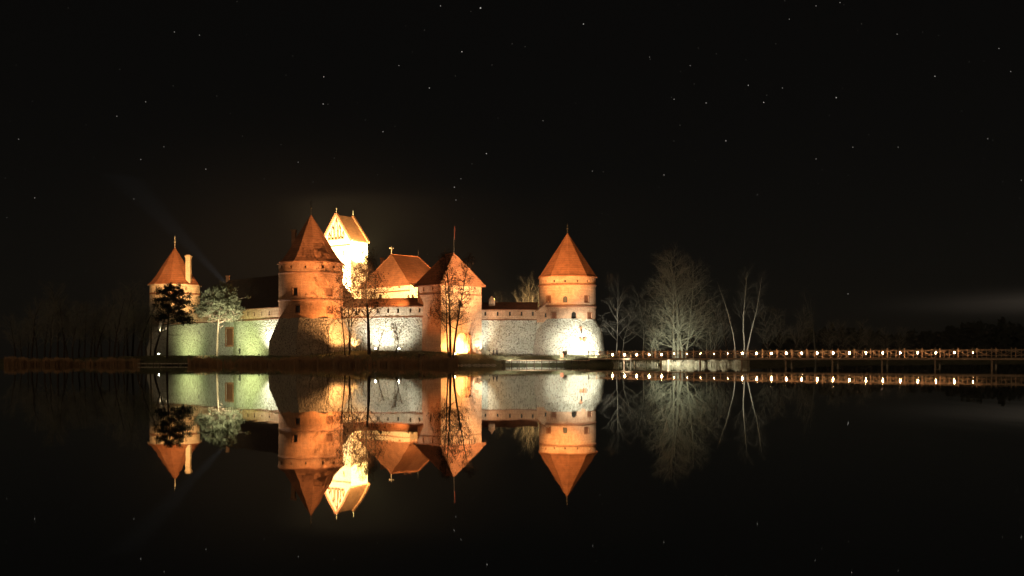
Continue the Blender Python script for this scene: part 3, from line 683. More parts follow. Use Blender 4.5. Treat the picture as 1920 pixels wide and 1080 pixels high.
# ------------------------------------------------------------------ great dark palace roof behind the left wall
d0 = pt(350, 287, z=0).to_2d(); d1 = pt(553, 250, z=0).to_2d(); du_ = (d1-d0).normalized(); dn_ = Vector((-du_.y, du_.x)); dw = 17.0
g0 = d0+dn_*3.0; g1 = d1+dn_*3.0; g2 = g1+dn_*dw; g3 = g0+dn_*dw
dk = thing('palace_hall', (g0.x, g0.y, 1.5), 'unlit palace hall with huge dark tiled roof behind the left wall', 'building')
db = MB()
for a, b_ in ((g0, g1), (g1, g2), (g2, g3), (g3, g0)): db.quad((a.x, a.y, 1.5), (b_.x, b_.y, 1.5), (b_.x, b_.y, 15.2), (a.x, a.y, 15.2))
db.build('wall', M['brick'], dk)
gm0, gm1 = (g0+g3)/2, (g1+g2)/2
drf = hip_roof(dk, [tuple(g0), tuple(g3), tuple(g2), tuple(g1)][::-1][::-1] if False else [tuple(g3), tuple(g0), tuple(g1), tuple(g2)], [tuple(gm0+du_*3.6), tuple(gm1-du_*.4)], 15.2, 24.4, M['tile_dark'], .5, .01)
chp = gm0+du_*3.0; cb = MB(); cb.box((chp.x, chp.y, 24.4), (.9, .9, 2.6)); cb.box((chp.x, chp.y, 25.8), (1.2, 1.2, .3)); cb.build('chimney', M['brick'], drf)

# ------------------------------------------------------------------ footbridge
def br(n, off=0.0, z=0.0):
    t = 1-.00981*n; d = 210*t; p = Vector((((1390+13.05*n)/t-960)/F*d, d, z))
    return p+Vector((.632*off, .776*off, 0))
N0, N1 = -12, 20
ZD = 1.75; BW = 3.2
b0 = br(N0)
fbr = thing('footbridge', (b0.x, b0.y, 0), 'long wooden footbridge on timber piles running from the castle to the right', 'bridge')
bd = (br(1)-br(0)).normalized(); bang = math.atan2(bd.y, bd.x)
mb = MB(); A = br(N0, BW/2, ZD-.09); B = br(N1, BW/2, ZD-.09)
nb = 210
for i in range(nb):
    p = lerp(A, B, (i+.5)/nb); mb.box((p.x, p.y, p.z+.012*((i*7) % 3)), ((B-A).length/nb*.93, BW+.3, .07), bang)
mb.build('deck', M['wood'], fbr)
for off in (-.02, BW*.5, BW+.02):
    mb = MB(); mb.bar(br(N0, off, ZD-.29), br(N1, off, ZD-.29), .18, .30); mb.build('beam', M['wood'], fbr)
for off in (0.0, BW):
    mb = MB()
    for z_, w_, h_ in ((ZD+1.46, .14, .09), (ZD+.36, .09, .10), (ZD+1.30, .07, .08)): mb.bar(br(N0, off, z_), br(N1, off, z_), w_, h_)
    for n_ in range(N0, N1):
        a, b_ = br(n_, off), br(n_+1, off); m_ = (a+b_)/2
        for q in (a, b_): mb.bar((q.x, q.y, ZD+1.28), (m_.x, m_.y, ZD+.40), .06, .08)
        mb.bar((m_.x, m_.y, ZD), (m_.x, m_.y, ZD+1.44), .08, .08)
    rl = mb.build('railing', M['wood'], fbr)
    pb = MB(); q = br(N0, off); pb.box((q.x, q.y, ZD+.76), (.16, .16, 1.52), bang); pb.box((q.x, q.y, ZD+1.56), (.22, .22, .08), bang); pb.lathe([(.05, 0), (.11, .07), (.10, .16), (.02, .22)], (q.x, q.y, ZD+1.6), 8)
    p0 = pb.build('post', M['wood'], rl)
    for n_ in range(N0+1, N1+1):
        c_ = p0.copy(); C.objects.link(c_); c_.parent = rl; dlt = br(n_, off)-br(N0, off); c_.location = dlt
for n_ in range(-9, 20, 3):
    for off in (.15, BW-.15):
        q = br(n_, off); mb = MB(); mb.tube([Vector((q.x, q.y, -2)), Vector((q.x, q.y, ZD-.46))], [.20, .18], 8); mb.build('pile', M['wood_pale'] if off > 1 else M['wood'], fbr)  # far piles given paler timber to carry the light falling on them
    mb = MB(); a, b_ = br(n_, -.4, ZD-.53), br(n_, BW+.4, ZD-.53); mb.bar(a, b_, .22, .14); mb.build('cross_beam', M['wood'], fbr)
# lamps on the near railing
def make_lamp():
    q = Vector((0, 0, 0)); t = thing('bridge_lamp', (0, 0, 0), 'small warm globe lamp glowing on the footbridge railing', 'lamp', 'lamps along the footbridge railing')
    mb = MB(); mb.bar((0, 0, 0), (0, .30, 0), .05, .05); mb.lathe([(.03, -.20), (.09, -.17), (.09, -.13), (.03, -.11)], (0, .30, 0), 8); mb.build('bracket', M['iron'], t)
    mb = MB(); mb.lathe([(.02, -.16), (.10, -.13), (.16, -.05), (.17, .02), (.14, .10), (.08, .16), (.02, .18)], (0, .30, .05), 12); mb.build('globe', M['globe'], t, True)
    return t
lamp0 = make_lamp()
lit = list(range(-10, 15))
for i, n_ in enumerate(lit):
    o = lamp0 if i == 0 else copy_tree(lamp0)
    q = br(n_, .04); o.location = (q.x, q.y, ZD+(.85 if n_ > -6 else .62)); o.rotation_euler = (0, 0, bang); o.scale = (1.08, 1.08, 1.08)
    if n_ <= -6: o['label'] = 'small warm globe lamp on the bridge railing near the white tower base'; o['group'] = 'lamps at the castle end of the bridge'
    if -5 <= n_ <= -1:
        o.scale = (.5, .5, .5); o['label'] = 'small faint globe lamp on the bridge railing in front of the huge tree'; o['group'] = 'small faint lamps before the huge tree'
    if n_ == 14: o.scale = (.7, .7, .7); o['label'] = 'rightmost glowing globe lamp on the bridge railing, beside the unlit bays'; del o['group']

# ------------------------------------------------------------------ jetties and shore furniture
def jetty(px0, px1, d0_, d1_, zt_, w_, label, n, m):
    a = pt(px0, d0_, z=0); b_ = pt(px1, d1_, z=0); t = thing('jetty', (a.x, a.y, 0), label, 'jetty'); dd = (b_-a).normalized(); an = math.atan2(dd.y, dd.x); nn = Vector((-dd.y, dd.x, 0))
    mb = MB(); nb = int((b_-a).length/.32)
    for i in range(nb):
        p = lerp(a, b_, (i+.5)/nb)+nn*w_/2; mb.box((p.x, p.y, zt_-.04), (.30, w_, .07), an)
    mb.build('deck', m, t)
    mb = MB()
    for o in (.1, w_-.1): mb.bar(a+nn*o+Vector((0, 0, zt_-.17)), b_+nn*o+Vector((0, 0, zt_-.17)), .12, .18)
    mb.build('beam', m, t)
    for i in range(n):
        p = lerp(a, b_, (i+.5)/n)
        for o in (.1, w_-.1):
            q = p+nn*o; mb = MB(); mb.tube([Vector((q.x, q.y, -1.2)), Vector((q.x, q.y, zt_-.08 if o > 1 else zt_+.05))], [.11, .10], 7); mb.build('post', M['wood_dark'], t)
    return t
jetty(258, 352, 226, 226, .55, 2.0, 'low grey wooden jetty at the foot of the dark pine on the left', 8, M['wood_pale'])
jetty(938, 1106, 227.5, 231.5, 1.25, 2.4, 'dark timber landing stage linking the castle bank to the bridge end', 12, M['wood'])
# pale stone quay behind the landing stage
qa, qb = pt(948, 230.6, z=0), pt(1060, 231.4, z=0); qt = thing('quay_wall', (qa.x, qa.y, 0), 'low pale stone quay wall under the landing stage at the waterline', 'wall')
mb = MB(); mb.bar(qa+Vector((0, .4, .25)), qb+Vector((0, .4, .25)), .8, 1.3); mb.build('stone_wall', M['stone_base'], qt)
# low bench
bp = pt(790.5, 230.5, z=0); bp.z = gz(790.5, 230.5)
bn = thing('bench', bp, 'small dark bench on two block supports at the reed edge', 'bench')
mb = MB()
for i in range(3): mb.box((bp.x, bp.y-.2+i*.2, bp.z+.72), (1.7, .17, .08))
mb.build('seat', M['wood_dark'], bn)
for sx in (-.55, .55):
    mb = MB(); mb.box((bp.x+sx, bp.y, bp.z+.32), (.42, .5, .72)); mb.box((bp.x+sx, bp.y, bp.z+.04), (.55, .62, .1)); mb.build('leg', M['wood_dark'], bn)
# brown board on a post by the right tower
sp_ = pt(1053.5, 236, z=0); sp_.z = gz(1053.5, 236)
sg = thing('notice_board', sp_, 'reddish brown board on two posts in front of the right tower base', 'sign')
mb = MB(); mb.box((sp_.x, sp_.y, sp_.z+.62), (.66, .06, .95)); mb.build('panel', M['sign'], sg)
for sx in (-.26, .26):
    mb = MB(); mb.box((sp_.x+sx, sp_.y+.08, sp_.z+.5), (.07, .07, 1.2)); mb.build('post', M['wood'], sg)
# boulders along the waterline below the gate
rg = random.Random(5); spots = [858, 866, 873, 880, 888, 892, 897, 902, 906, 911, 915, 919, 925]
for i, p in enumerate(spots):
    d_ = table(SHORE, p)+rg.uniform(-.5, .1); q = pt(p, d_, z=0); mb = MB(); r0 = rg.uniform(.28, .48); ns = 9; phs = [rg.uniform(0, 6) for _ in range(4)]
    prof = [(.55, -.25), (1, .0), (.95, .35), (.6, .6), (.1, .72)]
    for (rr, z_) in prof:
        for s in range(ns):
            a = 2*math.pi*s/ns; e = r0*rr*(1+.18*math.sin(2*a+phs[0])+.12*math.sin(3*a+phs[1]+z_*4)); mb.v.append((q.x+e*math.cos(a)*1.25, q.y+e*math.sin(a), z_*r0*1.1))
    for j in range(4):
        for s in range(ns): s2 = (s+1) % ns; mb.f.append((j*ns+s, j*ns+s2, (j+1)*ns+s2, (j+1)*ns+s))
    mb.f.append(tuple(4*ns+s for s in range(ns)))
    tag(mb.build('boulder', M['boulder'], origin=(q.x, q.y, 0)), 'pale boulder in the row at the waterline below the gate tower', 'stone', 'boulders along the waterline')

# ------------------------------------------------------------------ plants: reeds and grass
def blades(name, n, pxr, dr, hr, m, seed, wid=.03, dens=None):
    rg = random.Random(seed); mb = MB()
    for _ in range(n):
        p = rg.uniform(*pxr)
        if dens and rg.random() > dens(p): continue
        d_ = table(SHORE, p)+rg.uniform(*dr); x = (p-960)/F*d_; z0 = max(-.1, gz(p, d_)); h = rg.uniform(*hr)*(1 if not dens else .55+.45*dens(p)); a = rg.uniform(0, 3.14); lx, ly = rg.gauss(0, .10)*h, rg.gauss(0, .10)*h
        w_ = wid*rg.uniform(.6, 1.4); cx_, cy_ = math.cos(a)*w_, math.sin(a)*w_
        mb.quad((x-cx_, d_-cy_, z0), (x+cx_, d_+cy_, z0), (x+lx*.5+cx_*.7, d_+ly*.5+cy_*.7, z0+h*.6), (x+lx*.5-cx_*.7, d_+ly*.5-cy_*.7, z0+h*.6))
        mb.quad((x+lx*.5-cx_*.7, d_+ly*.5-cy_*.7, z0+h*.6), (x+lx*.5+cx_*.7, d_+ly*.5+cy_*.7, z0+h*.6), (x+lx, d_+ly, z0+h))
        if rg.random() < .3:   # seed head
            mb.quad((x+lx-w_*1.4, d_+ly, z0+h*.9), (x+lx+w_*1.4, d_+ly, z0+h*.9), (x+lx+w_*.8, d_+ly, z0+h*1.06), (x+lx, d_+ly, z0+h*1.12))
    o = mb.build(name, m); return o
def den(p):
    v = .62+.25*math.sin(p*.07)+.2*math.sin(p*.023+1)+.15*math.sin(p*.31)
    return max(.15, min(1, v))
tag(blades('reeds', 16000, (352, 858), (-2.4, 1.6), (1.3, 1.95), M['reed'], 1, .03, den), 'brown dry reed bed along the shore below the large tower', 'reeds', kind='stuff')
tag(blades('reeds', 8000, (8, 262), (-2.0, 1.5), (1.2, 1.9), M['reed'], 2, .03, den), 'dim brown reed bed on the far left shore', 'reeds', kind='stuff')
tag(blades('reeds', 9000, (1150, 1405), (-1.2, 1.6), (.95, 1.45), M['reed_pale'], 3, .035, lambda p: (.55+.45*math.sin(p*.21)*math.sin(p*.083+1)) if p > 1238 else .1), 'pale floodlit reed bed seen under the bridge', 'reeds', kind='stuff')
tag(blades('grass', 15000, (270, 1180), (1.5, 13), (.08, .3), M['grassblade'], 4, .03), 'short winter grass on the castle bank', 'grass', kind='stuff')

# ------------------------------------------------------------------ trees
def rdir(d, ang, roll):
    x = d.orthogonal().normalized(); y = d.cross(x); v = x*math.cos(roll)+y*math.sin(roll)
    return (d*math.cos(ang)+v*math.sin(ang)).normalized()
def grow(tr, cr, p, d, ln, rad, lv, S, rg, tips):
    n = S['seg'][lv]; pts = [p.copy()]; rads = [rad]; dirs = []
    end = S['taper'][lv]
    for i in range(n):
        j = S['wob'][lv]; d = (d+Vector((rg.gauss(0, j), rg.gauss(0, j), rg.gauss(0, j)))+Vector((0, 0, S['up'][lv]))*(1.0/n)).normalized()
        p = p+d*(ln/n); pts.append(p.copy()); rads.append(lerp(rad, rad*end, (i+1)/n)); dirs.append(d.copy())
    last = lv == len(S['seg'])-1
    (tr if lv < S.get('trunk_lv', 1) else cr).tube(pts, rads, (7, 5, 4, 3, 3)[min(lv, 4)] if not last else 3)
    if last:
        tips.append((pts[-1], dirs[-1])); tips.append((pts[len(pts)//2], dirs[-1])); return
    k = S['kids'][lv]; roll = rg.uniform(0, 6.28); t0 = S['from'][lv]
    for i in range(k):
        t = t0+(1-t0)*(i+rg.uniform(.1, .9))/k; f = t*n; a = min(n-1, int(f)); q = pts[a].lerp(pts[a+1], f-a); roll += 2.4+rg.gauss(0, .4)
        an = R(S['ang'][lv]+rg.gauss(0, 9)); shp = S['shape'][lv](t); cl = ln*S['len'][lv]*shp*rg.uniform(.75, 1.2)
        rr = min(lerp(rad, rad*end, t)*.75, S['rad'][lv]*rg.uniform(.8, 1.2)*max(.4, shp))
        grow(tr, cr, q, rdir(dirs[a], an, roll), cl, rr, lv+1, S, rg, tips)
def leaves(mb, tips, n, spread, size, rg, flat_=1.0):
    for _ in range(n):
        q, d = rg.choice(tips); c_ = q+Vector((rg.gauss(0, spread), rg.gauss(0, spread), rg.gauss(0, spread*flat_)))
        a = Vector((rg.gauss(0, 1), rg.gauss(0, 1), rg.gauss(0, 1))).normalized(); b_ = a.orthogonal().normalized(); s_ = size*rg.uniform(.5, 1.5)
        mb.quad(c_-a*s_, c_+b_*s_*.6, c_+a*s_, c_-b_*s_*.6)
CONE = lambda t: 1.15-.85*t
DOME = lambda t: .55+.9*math.sin(math.pi*min(1, max(0, t))**.9)*.6
FAN = lambda t: .5+.5*t
ALDER = dict(seg=[12, 5, 4, 2], taper=[.12, .25, .3, .3], wob=[.035, .12, .16, .2], up=[.1, .22, .15, .1], kids=[26, 8, 6], ang=[58, 48, 45], len=[.17, .5, .5], shape=[lambda t: 1.25-.95*t, FAN, FAN], rad=[.10, .035, .016])
ALDER['from'] = [.32, .2, .2]
BIG = dict(seg=[12, 8, 5, 4, 2], taper=[.1, .15, .25, .3, .3], wob=[.04, .11, .15, .18, .2], up=[.1, .34, .2, .2, .1], kids=[24, 11, 7, 5], ang=[60, 42, 42, 40], len=[.315, .42, .45, .5], shape=[lambda t: 1.15-.72*t**2.2, DOME, FAN, FAN], rad=[.095, .045, .024, .017])
BIG['from'] = [.06, .18, .2, .2]
BIRCH = dict(seg=[12, 6, 4, 2], taper=[.1, .2, .3, .3], wob=[.045, .12, .16, .22], up=[.12, .2, -.05, -.2], kids=[18, 8, 6], ang=[34, 40, 42], len=[.3, .42, .5], shape=[lambda t: 1.2-.8*t, DOME, FAN], rad=[.06, .025, .012])
BIRCH['from'] = [.4, .2, .2]
BARE = dict(seg=[9, 6, 4, 2], taper=[.15, .2, .3, .3], wob=[.07, .13, .17, .2], up=[.12, .25, .1, .1], kids=[16, 8, 5], ang=[48, 42, 42], len=[.42, .45, .5], shape=[lambda t: 1.1-.6*t, DOME, FAN], rad=[.09, .035, .018])
BARE['from'] = [.22, .2, .2]
SHRUB = dict(seg=[6, 5, 3, 2], taper=[.3, .3, .3, .3], wob=[.12, .16, .2, .2], up=[.15, .1, .1, .1], kids=[8, 7, 5], ang=[38, 40, 42], len=[.55, .5, .5], shape=[lambda t: 1.0, FAN, FAN], rad=[.035, .018, .012])
SHRUB['from'] = [.25, .2, .2]
def tree(name, stems, S, seed, label, cat, mt, mc, leaf=None, group=None):
    """stems: (px, dist, row of the top or height m, lean px at the top, base radius)"""
    rg = random.Random(seed); tr, cr = MB(), MB(); tips = []
    p0, d0_ = stems[0][0], stems[0][1]; base = pt(p0, d0_, z=0); base.z = max(-.2, gz(p0, d0_)-.15)
    root = thing(name, base, label, cat, group)
    for (p, d_, top, lean, rad) in stems:
        a = pt(p, d_, z=0); a.z = max(-.2, gz(p, d_)-.15); H = zz(top, d_)-a.z; dv = Vector((lean*d_/F, rg.uniform(-.3, .3), H)).normalized()
        grow(tr, cr, a, dv, H*(1.0), rad, 0, S, rg, tips)
    tr.build('trunk', mt, root)
    co = cr.build('crown', mc, root)
    if leaf:
        lb = MB(); leaves(lb, tips, leaf[0], leaf[1], leaf[2], rg); lb.build(leaf[4] if len(leaf) > 4 else 'catkins', leaf[3], co)
    return root
# scots pines: clear trunk, clumped crown
def pine(p, d_, top, blobs, lean, rad, label, mt, mn, seed, nl=900, lowbr=()):
    rg = random.Random(seed); a = pt(p, d_, z=0); a.z = gz(p, d_)-.15; root = thing('pine_tree', a, label, 'tree'); tr, cr, nd = MB(), MB(), MB()
    H = zz(top, d_)-a.z; pts = []; rads = []
    for i in range(13):
        t = i/12; pts.append(a+Vector((lean*d_/F*t*t+.12*math.sin(t*7+seed)*t, .2*math.sin(t*5), H*.93*t))); rads.append(lerp(rad, rad*.22, t))
    tr.tube(pts, rads, 8)
    for (bx, by, bw, bh) in blobs:
        k = d_/F; c_ = Vector(((bx-960)*k, d_+rg.uniform(-1.6, 1.6), zz(by, d_))); zt = max(a.z+H*.35, min(c_.z-bh*k*.8-.4, a.z+H*.9)); t = (zt-a.z)/(H*.93); f = min(11.99, max(0, t*12)); q = pts[int(f)].lerp(pts[int(f)+1], f-int(f))
        m1 = q.lerp(c_, .55)+Vector((0, 0, -.25+rg.uniform(0, .5))); cr.tube([q, m1, c_], [rad*.32, rad*.2, .03], 5)
        n = int(nl*bw*bh/200)
        for _ in range(int(7+bw*.5)):
            e = c_+Vector((rg.gauss(0, bw*k*.42), rg.gauss(0, bw*k*.42), rg.gauss(0, bh*k*.5))); cr.tube([m1.lerp(c_, rg.random()), (m1.lerp(e, .6)+Vector((0, 0, .15))), e], [.05, .035, .012], 3)
            for _ in range(max(8, n//8)):
                v = Vector((rg.gauss(0, .32), rg.gauss(0, .32), rg.gauss(0, .26))); s_ = e+v; ax = Vector((rg.gauss(0, 1), rg.gauss(0, 1), rg.gauss(.5, .7))).normalized(); w_ = ax.orthogonal().normalized()*.085; l_ = rg.uniform(.2, .48)
                nd.quad(s_-w_, s_+w_, s_+ax*l_)
    for (t, ex, ey) in lowbr:
        f = t*12; q = pts[int(f)].lerp(pts[int(f)+1], f-int(f)); e = Vector(((ex-960)*d_/F, d_-.6, zz(ey, d_))); m1 = q.lerp(e, .5)+Vector((0, 0, -.3)); cr.tube([q, m1, e], [.07, .05, .015], 4)
        for _ in range(7):
            b_ = q.lerp(e, rg.uniform(.3, 1)); cr.tube([b_, b_+Vector((rg.gauss(0, .6), rg.gauss(0, .6), rg.gauss(-.1, .4)))], [.025, .008], 3)
    tr.build('trunk', mt, root); co = cr.build('crown', mt, root); nd.build('needles', mn, co)
    return root
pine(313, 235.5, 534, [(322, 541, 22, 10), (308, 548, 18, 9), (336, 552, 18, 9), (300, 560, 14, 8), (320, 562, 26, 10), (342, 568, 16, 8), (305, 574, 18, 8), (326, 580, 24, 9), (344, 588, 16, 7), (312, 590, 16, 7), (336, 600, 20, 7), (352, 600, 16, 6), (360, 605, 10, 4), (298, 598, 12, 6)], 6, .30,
     'dark silhouetted pine standing in front of the distant left tower', M['bark'], M['needle_dark'], 3, 600, [(.42, 292, 622), (.36, 340, 628), (.5, 288, 605), (.3, 296, 634)])
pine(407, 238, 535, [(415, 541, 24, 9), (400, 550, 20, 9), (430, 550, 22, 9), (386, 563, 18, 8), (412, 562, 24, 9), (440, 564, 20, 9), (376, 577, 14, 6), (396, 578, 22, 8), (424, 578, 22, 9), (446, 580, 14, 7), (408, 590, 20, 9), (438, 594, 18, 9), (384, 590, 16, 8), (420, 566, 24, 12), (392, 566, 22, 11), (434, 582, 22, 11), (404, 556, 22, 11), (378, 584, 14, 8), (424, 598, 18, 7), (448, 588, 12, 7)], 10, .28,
     'pale green floodlit pine with bare cream trunk in front of the left wall', M['bark_pine'], M['needle'], 8, 420, [(.45, 420, 610), (.55, 380, 602), (.62, 436, 600)])
# alders and bare trees in front of the castle
tree('alder_tree', [(647, 232, 498, 4, .17), (655, 232.4, 502, -2, .20), (656, 233, 510, 16, .15)], dict(ALDER, kids=[18, 8, 6], len=[.22, .5, .5]), 11, 'clump of three slim dark alder stems just right of the large tower', 'tree', M['bark'], M['bark'], (3400, .26, .14, M['twig_red']))
tree('alder_tree', [(692, 233, 488, 1, .42)], dict(ALDER, kids=[36, 9, 7], len=[.30, .5, .5], shape=[lambda t: 1.2-.85*t, FAN, FAN]), 12, 'dark single-trunk alder with speckled crown before the middle wall', 'tree', M['bark'], M['bark'], (6000, .30, .14, M['twig_red']))
tree('alder_tree', [(845, 227, 474, 2, .34), (842, 227.3, 492, -14, .22), (849, 227.2, 480, 12, .30)], dict(ALDER, kids=[28, 9, 7], len=[.19, .5, .5]), 13, 'tall dark alder clump at the water edge in front of the gate tower', 'tree', M['bark'], M['bark'], (5500, .32, .13, M['twig_red']))
tree('bare_shrub', [(612, 232.5, 604, 20, .11), (606, 232.5, 612, -14, .08), (618, 232, 618, 4, .07)], dict(SHRUB, kids=[11, 8, 5]), 14, 'dark leaning bush against the orange-lit base of the large tower', 'shrub', M['bark'], M['bark'])
tree('bare_shrub', [(634, 234, 622, 6, .06), (640, 234, 626, 8, .06), (628, 233.5, 628, -5, .05)], dict(SHRUB, kids=[10, 8, 5]), 15, 'dense twiggy bush between the large tower and the three slim stems', 'shrub', M['bark'], M['bark'])
tree('bare_shrub', [(587, 232, 628, -8, .06), (593, 232, 634, 6, .05)], SHRUB, 16, 'low dark bush beneath the large tower, leftmost of the bushes', 'shrub', M['bark'], M['bark'])
tree('bare_shrub', [(676, 236, 628, -5, .05), (668, 236, 632, -7, .05), (680, 236, 626, 6, .05)], dict(SHRUB, kids=[9, 7, 5]), 17, 'fine greenish bush left of the single-trunk alder', 'shrub', M['bark'], M['bark_grey'])
tree('small_tree', [(708, 236, 613, 14, .11)], dict(SHRUB, kids=[14, 8, 6], wob=[.14, .16, .2, .2]), 18, 'small leaning tree with pale twigs right beside the single-trunk alder', 'tree', M['bark'], M['twig_pale'])
tree('bare_shrub', [(742, 235, 606, -6, .07), (743, 235, 612, 10, .08), (744, 235, 604, 3, .07)], dict(SHRUB, kids=[12, 8, 6]), 19, 'many-stemmed pale orange bush midway along the middle wall', 'shrub', M['bark'], M['twig_pale'])
tree('bare_shrub', [(878, 233, 618, 4, .06), (884, 233, 624, 8, .05), (872, 233, 630, -4, .05)], SHRUB, 20, 'orange-lit bush growing right in front of the bright gateway', 'shrub', M['bark'], M['twig_red'], (700, .16, .11, M['twig_pale'], 'leaves'))
rg = random.Random(77)
tree('low_shrub', [(898, 239, 654, -3, .03), (903, 239.4, 656, 4, .03), (908, 239.6, 659, 5, .03), (912, 240, 661, 7, .03)], dict(SHRUB, kids=[8, 6, 4]), 21, 'low whitish floodlit shrub at the right corner of the gate tower', 'shrub', M['twig_pale'], M['twig_pale'], (1500, .13, .10, M['reed_pale'], 'leaves'))
tree('bare_tree', [(985, 268, 536, 0, .14), (975, 268, 545, -8, .1), (996, 268, 540, 8, .12), (968, 268, 552, -8, .08), (1003, 268, 536, 5, .1)], dict(BARE, kids=[14, 7, 4], ang=[24, 28, 30], up=[.2, .5, .4, .3]), 22, 'pale yellow lit tree poking over the roof of the right wall', 'tree', M['twig_pale'], M['bark_birch'])
# trees beyond the bridge
big = tree('large_tree', [(1271, 247, 478, 0, .42), (1263, 247.5, 482, -10, .36), (1279, 246.5, 478, 10, .38), (1285, 247, 490, 30, .26), (1267, 246.5, 486, -16, .26)], BIG, 31, 'huge bare many-stemmed tree, pale lit at its foot, beyond the bridge', 'tree', M['bark_grey'], M['bark_grey'])
tree('birch_tree', [(1394, 246, 508, 12, .22), (1397, 246.5, 516, 25, .2)], dict(BIRCH, kids=[20, 9, 7]), 32, 'pale twin-stemmed birch leaning right beyond the bridge', 'birch', M['bark_birch'], M['bark_dim'])
tree('birch_tree', [(1381, 245, 520, -17, .14)], dict(BIRCH, kids=[7, 4, 3], len=[.1, .4, .5]), 33, 'single thin birch pole leaning left beside the twin-stemmed birch', 'birch', M['bark_birch'], M['bark_dim'])
tree('birch_tree', [(1530, 285, 540, 4, .18), (1529, 285, 548, -6, .15)], dict(BIRCH, kids=[8, 5, 4]), 34, 'faint slender birch standing alone right of the lit trees', 'birch', M['bark_dim'], M['bark_dim'])
tree('bare_tree', [(1155, 250, 532, 12, .18), (1166, 251, 560, 18, .12)], BARE, 35, 'dim bare tree just right of the white tower base', 'tree', M['bark_dim'], M['bark_dim'])
tree('bare_tree', [(1204, 255, 548, -4, .15), (1222, 256, 570, 8, .12)], BARE, 36, 'dim bare tree between the white tower base and the huge tree', 'tree', M['bark_dim'], M['bark_dim'])
tree('bare_shrub', [(1331, 245, 618, 6, .06), (1326, 245, 626, -6, .05), (1338, 245, 622, 8, .05)], dict(SHRUB, kids=[11, 8, 5]), 37, 'pale drooping bush at the right foot of the huge tree', 'shrub', M['bark_grey'], M['bark_grey'])
tree('bare_shrub', [(1224, 244, 636, -4, .05), (1232, 244, 632, 5, .05)], dict(SHRUB, kids=[10, 7, 5]), 38, 'pale bush at the left foot of the huge tree', 'shrub', M['bark_grey'], M['bark_grey'])
# dim wood: prototypes copied
protos = []
for i in range(4):
    protos.append(tree('bare_tree', [(60+60*i, 246, 566-6*i, (-6, 5, 8, -3)[i], .26)], dict(BARE, kids=[22, 10, 6], rad=[.08, .035, .024]), 40+i, 'dim leafless tree in the dark wood on the left shore', 'tree', M['bark'], M['bark_wood'], group='bare trees of the dark left wood'))
rg = random.Random(9)
def place(proto, p, d_, s_, lab, grp):
    o = copy_tree(proto); a = pt(p, d_, z=0); a.z = max(0, gz(p, d_)-.15); o.location = a; o.rotation_euler = (0, 0, rg.uniform(0, 6.28)); o.scale = (s_, s_, s_); o['label'] = lab; o['group'] = grp; return o
for i, p in enumerate([28, 40, 52, 70, 84, 94, 108, 126, 136, 148, 158, 170, 178, 190, 205, 214, 222, 232, 248, 258, 266, 274, 282, 290]):
    place(protos[(i*3+1) % 4], p, rg.uniform(240, 256), rg.uniform(.75, 1.15)*(.8 if p < 60 else 1), 'dim leafless tree in the dark wood on the left shore', 'bare trees of the dark left wood')
for i, (p, d_, s_) in enumerate([(1345, 262, .95), (1362, 275, .9), (1440, 272, .95), (1462, 290, .9), (1486, 300, 1.0), (1510, 315, .8), (1552, 330, .85), (1580, 350, .85), (1606, 362, .9), (1634, 380, .8), (1662, 392, .85), (1690, 402, .8), (1238, 268, .9), (1302, 270, 1.05)]):
    place(protos[(i*3+2) % 4], p, d_, s_, 'faint leafless tree in the gloom beyond the bridge', 'faint bare trees beyond the bridge')

# far wooded shore
rg = random.Random(4); fw = MB()
for i in range(420):
    p = rg.uniform(1430, 2150); d_ = rg.uniform(500, 600); ht = (16 if p < 1700 else 19.5)*rg.uniform(.86, 1.13)*(.85+.15*math.sin(p*.021)); a = pt(p, d_, z=.8)
    fw.tube([a, a+Vector((0, 0, ht*.6))], [.3, .15], 4); con = rg.random() < .5
    for _ in range(34):
        t = rg.uniform(.02, 1)**.9; rad = (ht*.2*(1-t)+.35) if con else ht*.22*math.sin(math.pi*min(1, .12+.88*t))**.7+.3
        an = rg.uniform(0, 6.28); q = a+Vector((math.cos(an)*rad*rg.uniform(.2, 1), math.sin(an)*rad*rg.uniform(.2, 1), ht*t)); s_ = rg.uniform(.8, 2.0)
        v1 = Vector((rg.gauss(0, 1), rg.gauss(0, .5), rg.gauss(0, .6))).normalized(); v2 = Vector((rg.gauss(0, .5), rg.gauss(0, .5), rg.gauss(0, 1))).normalized()
        fw.quad(q-v1*s_, q-v2*s_*.6, q+v1*s_, q+v2*s_*.8)
tag(fw.build('forest', M['spruce']), 'black wooded far shore under the grey cloud on the right', 'forest', kind='stuff')

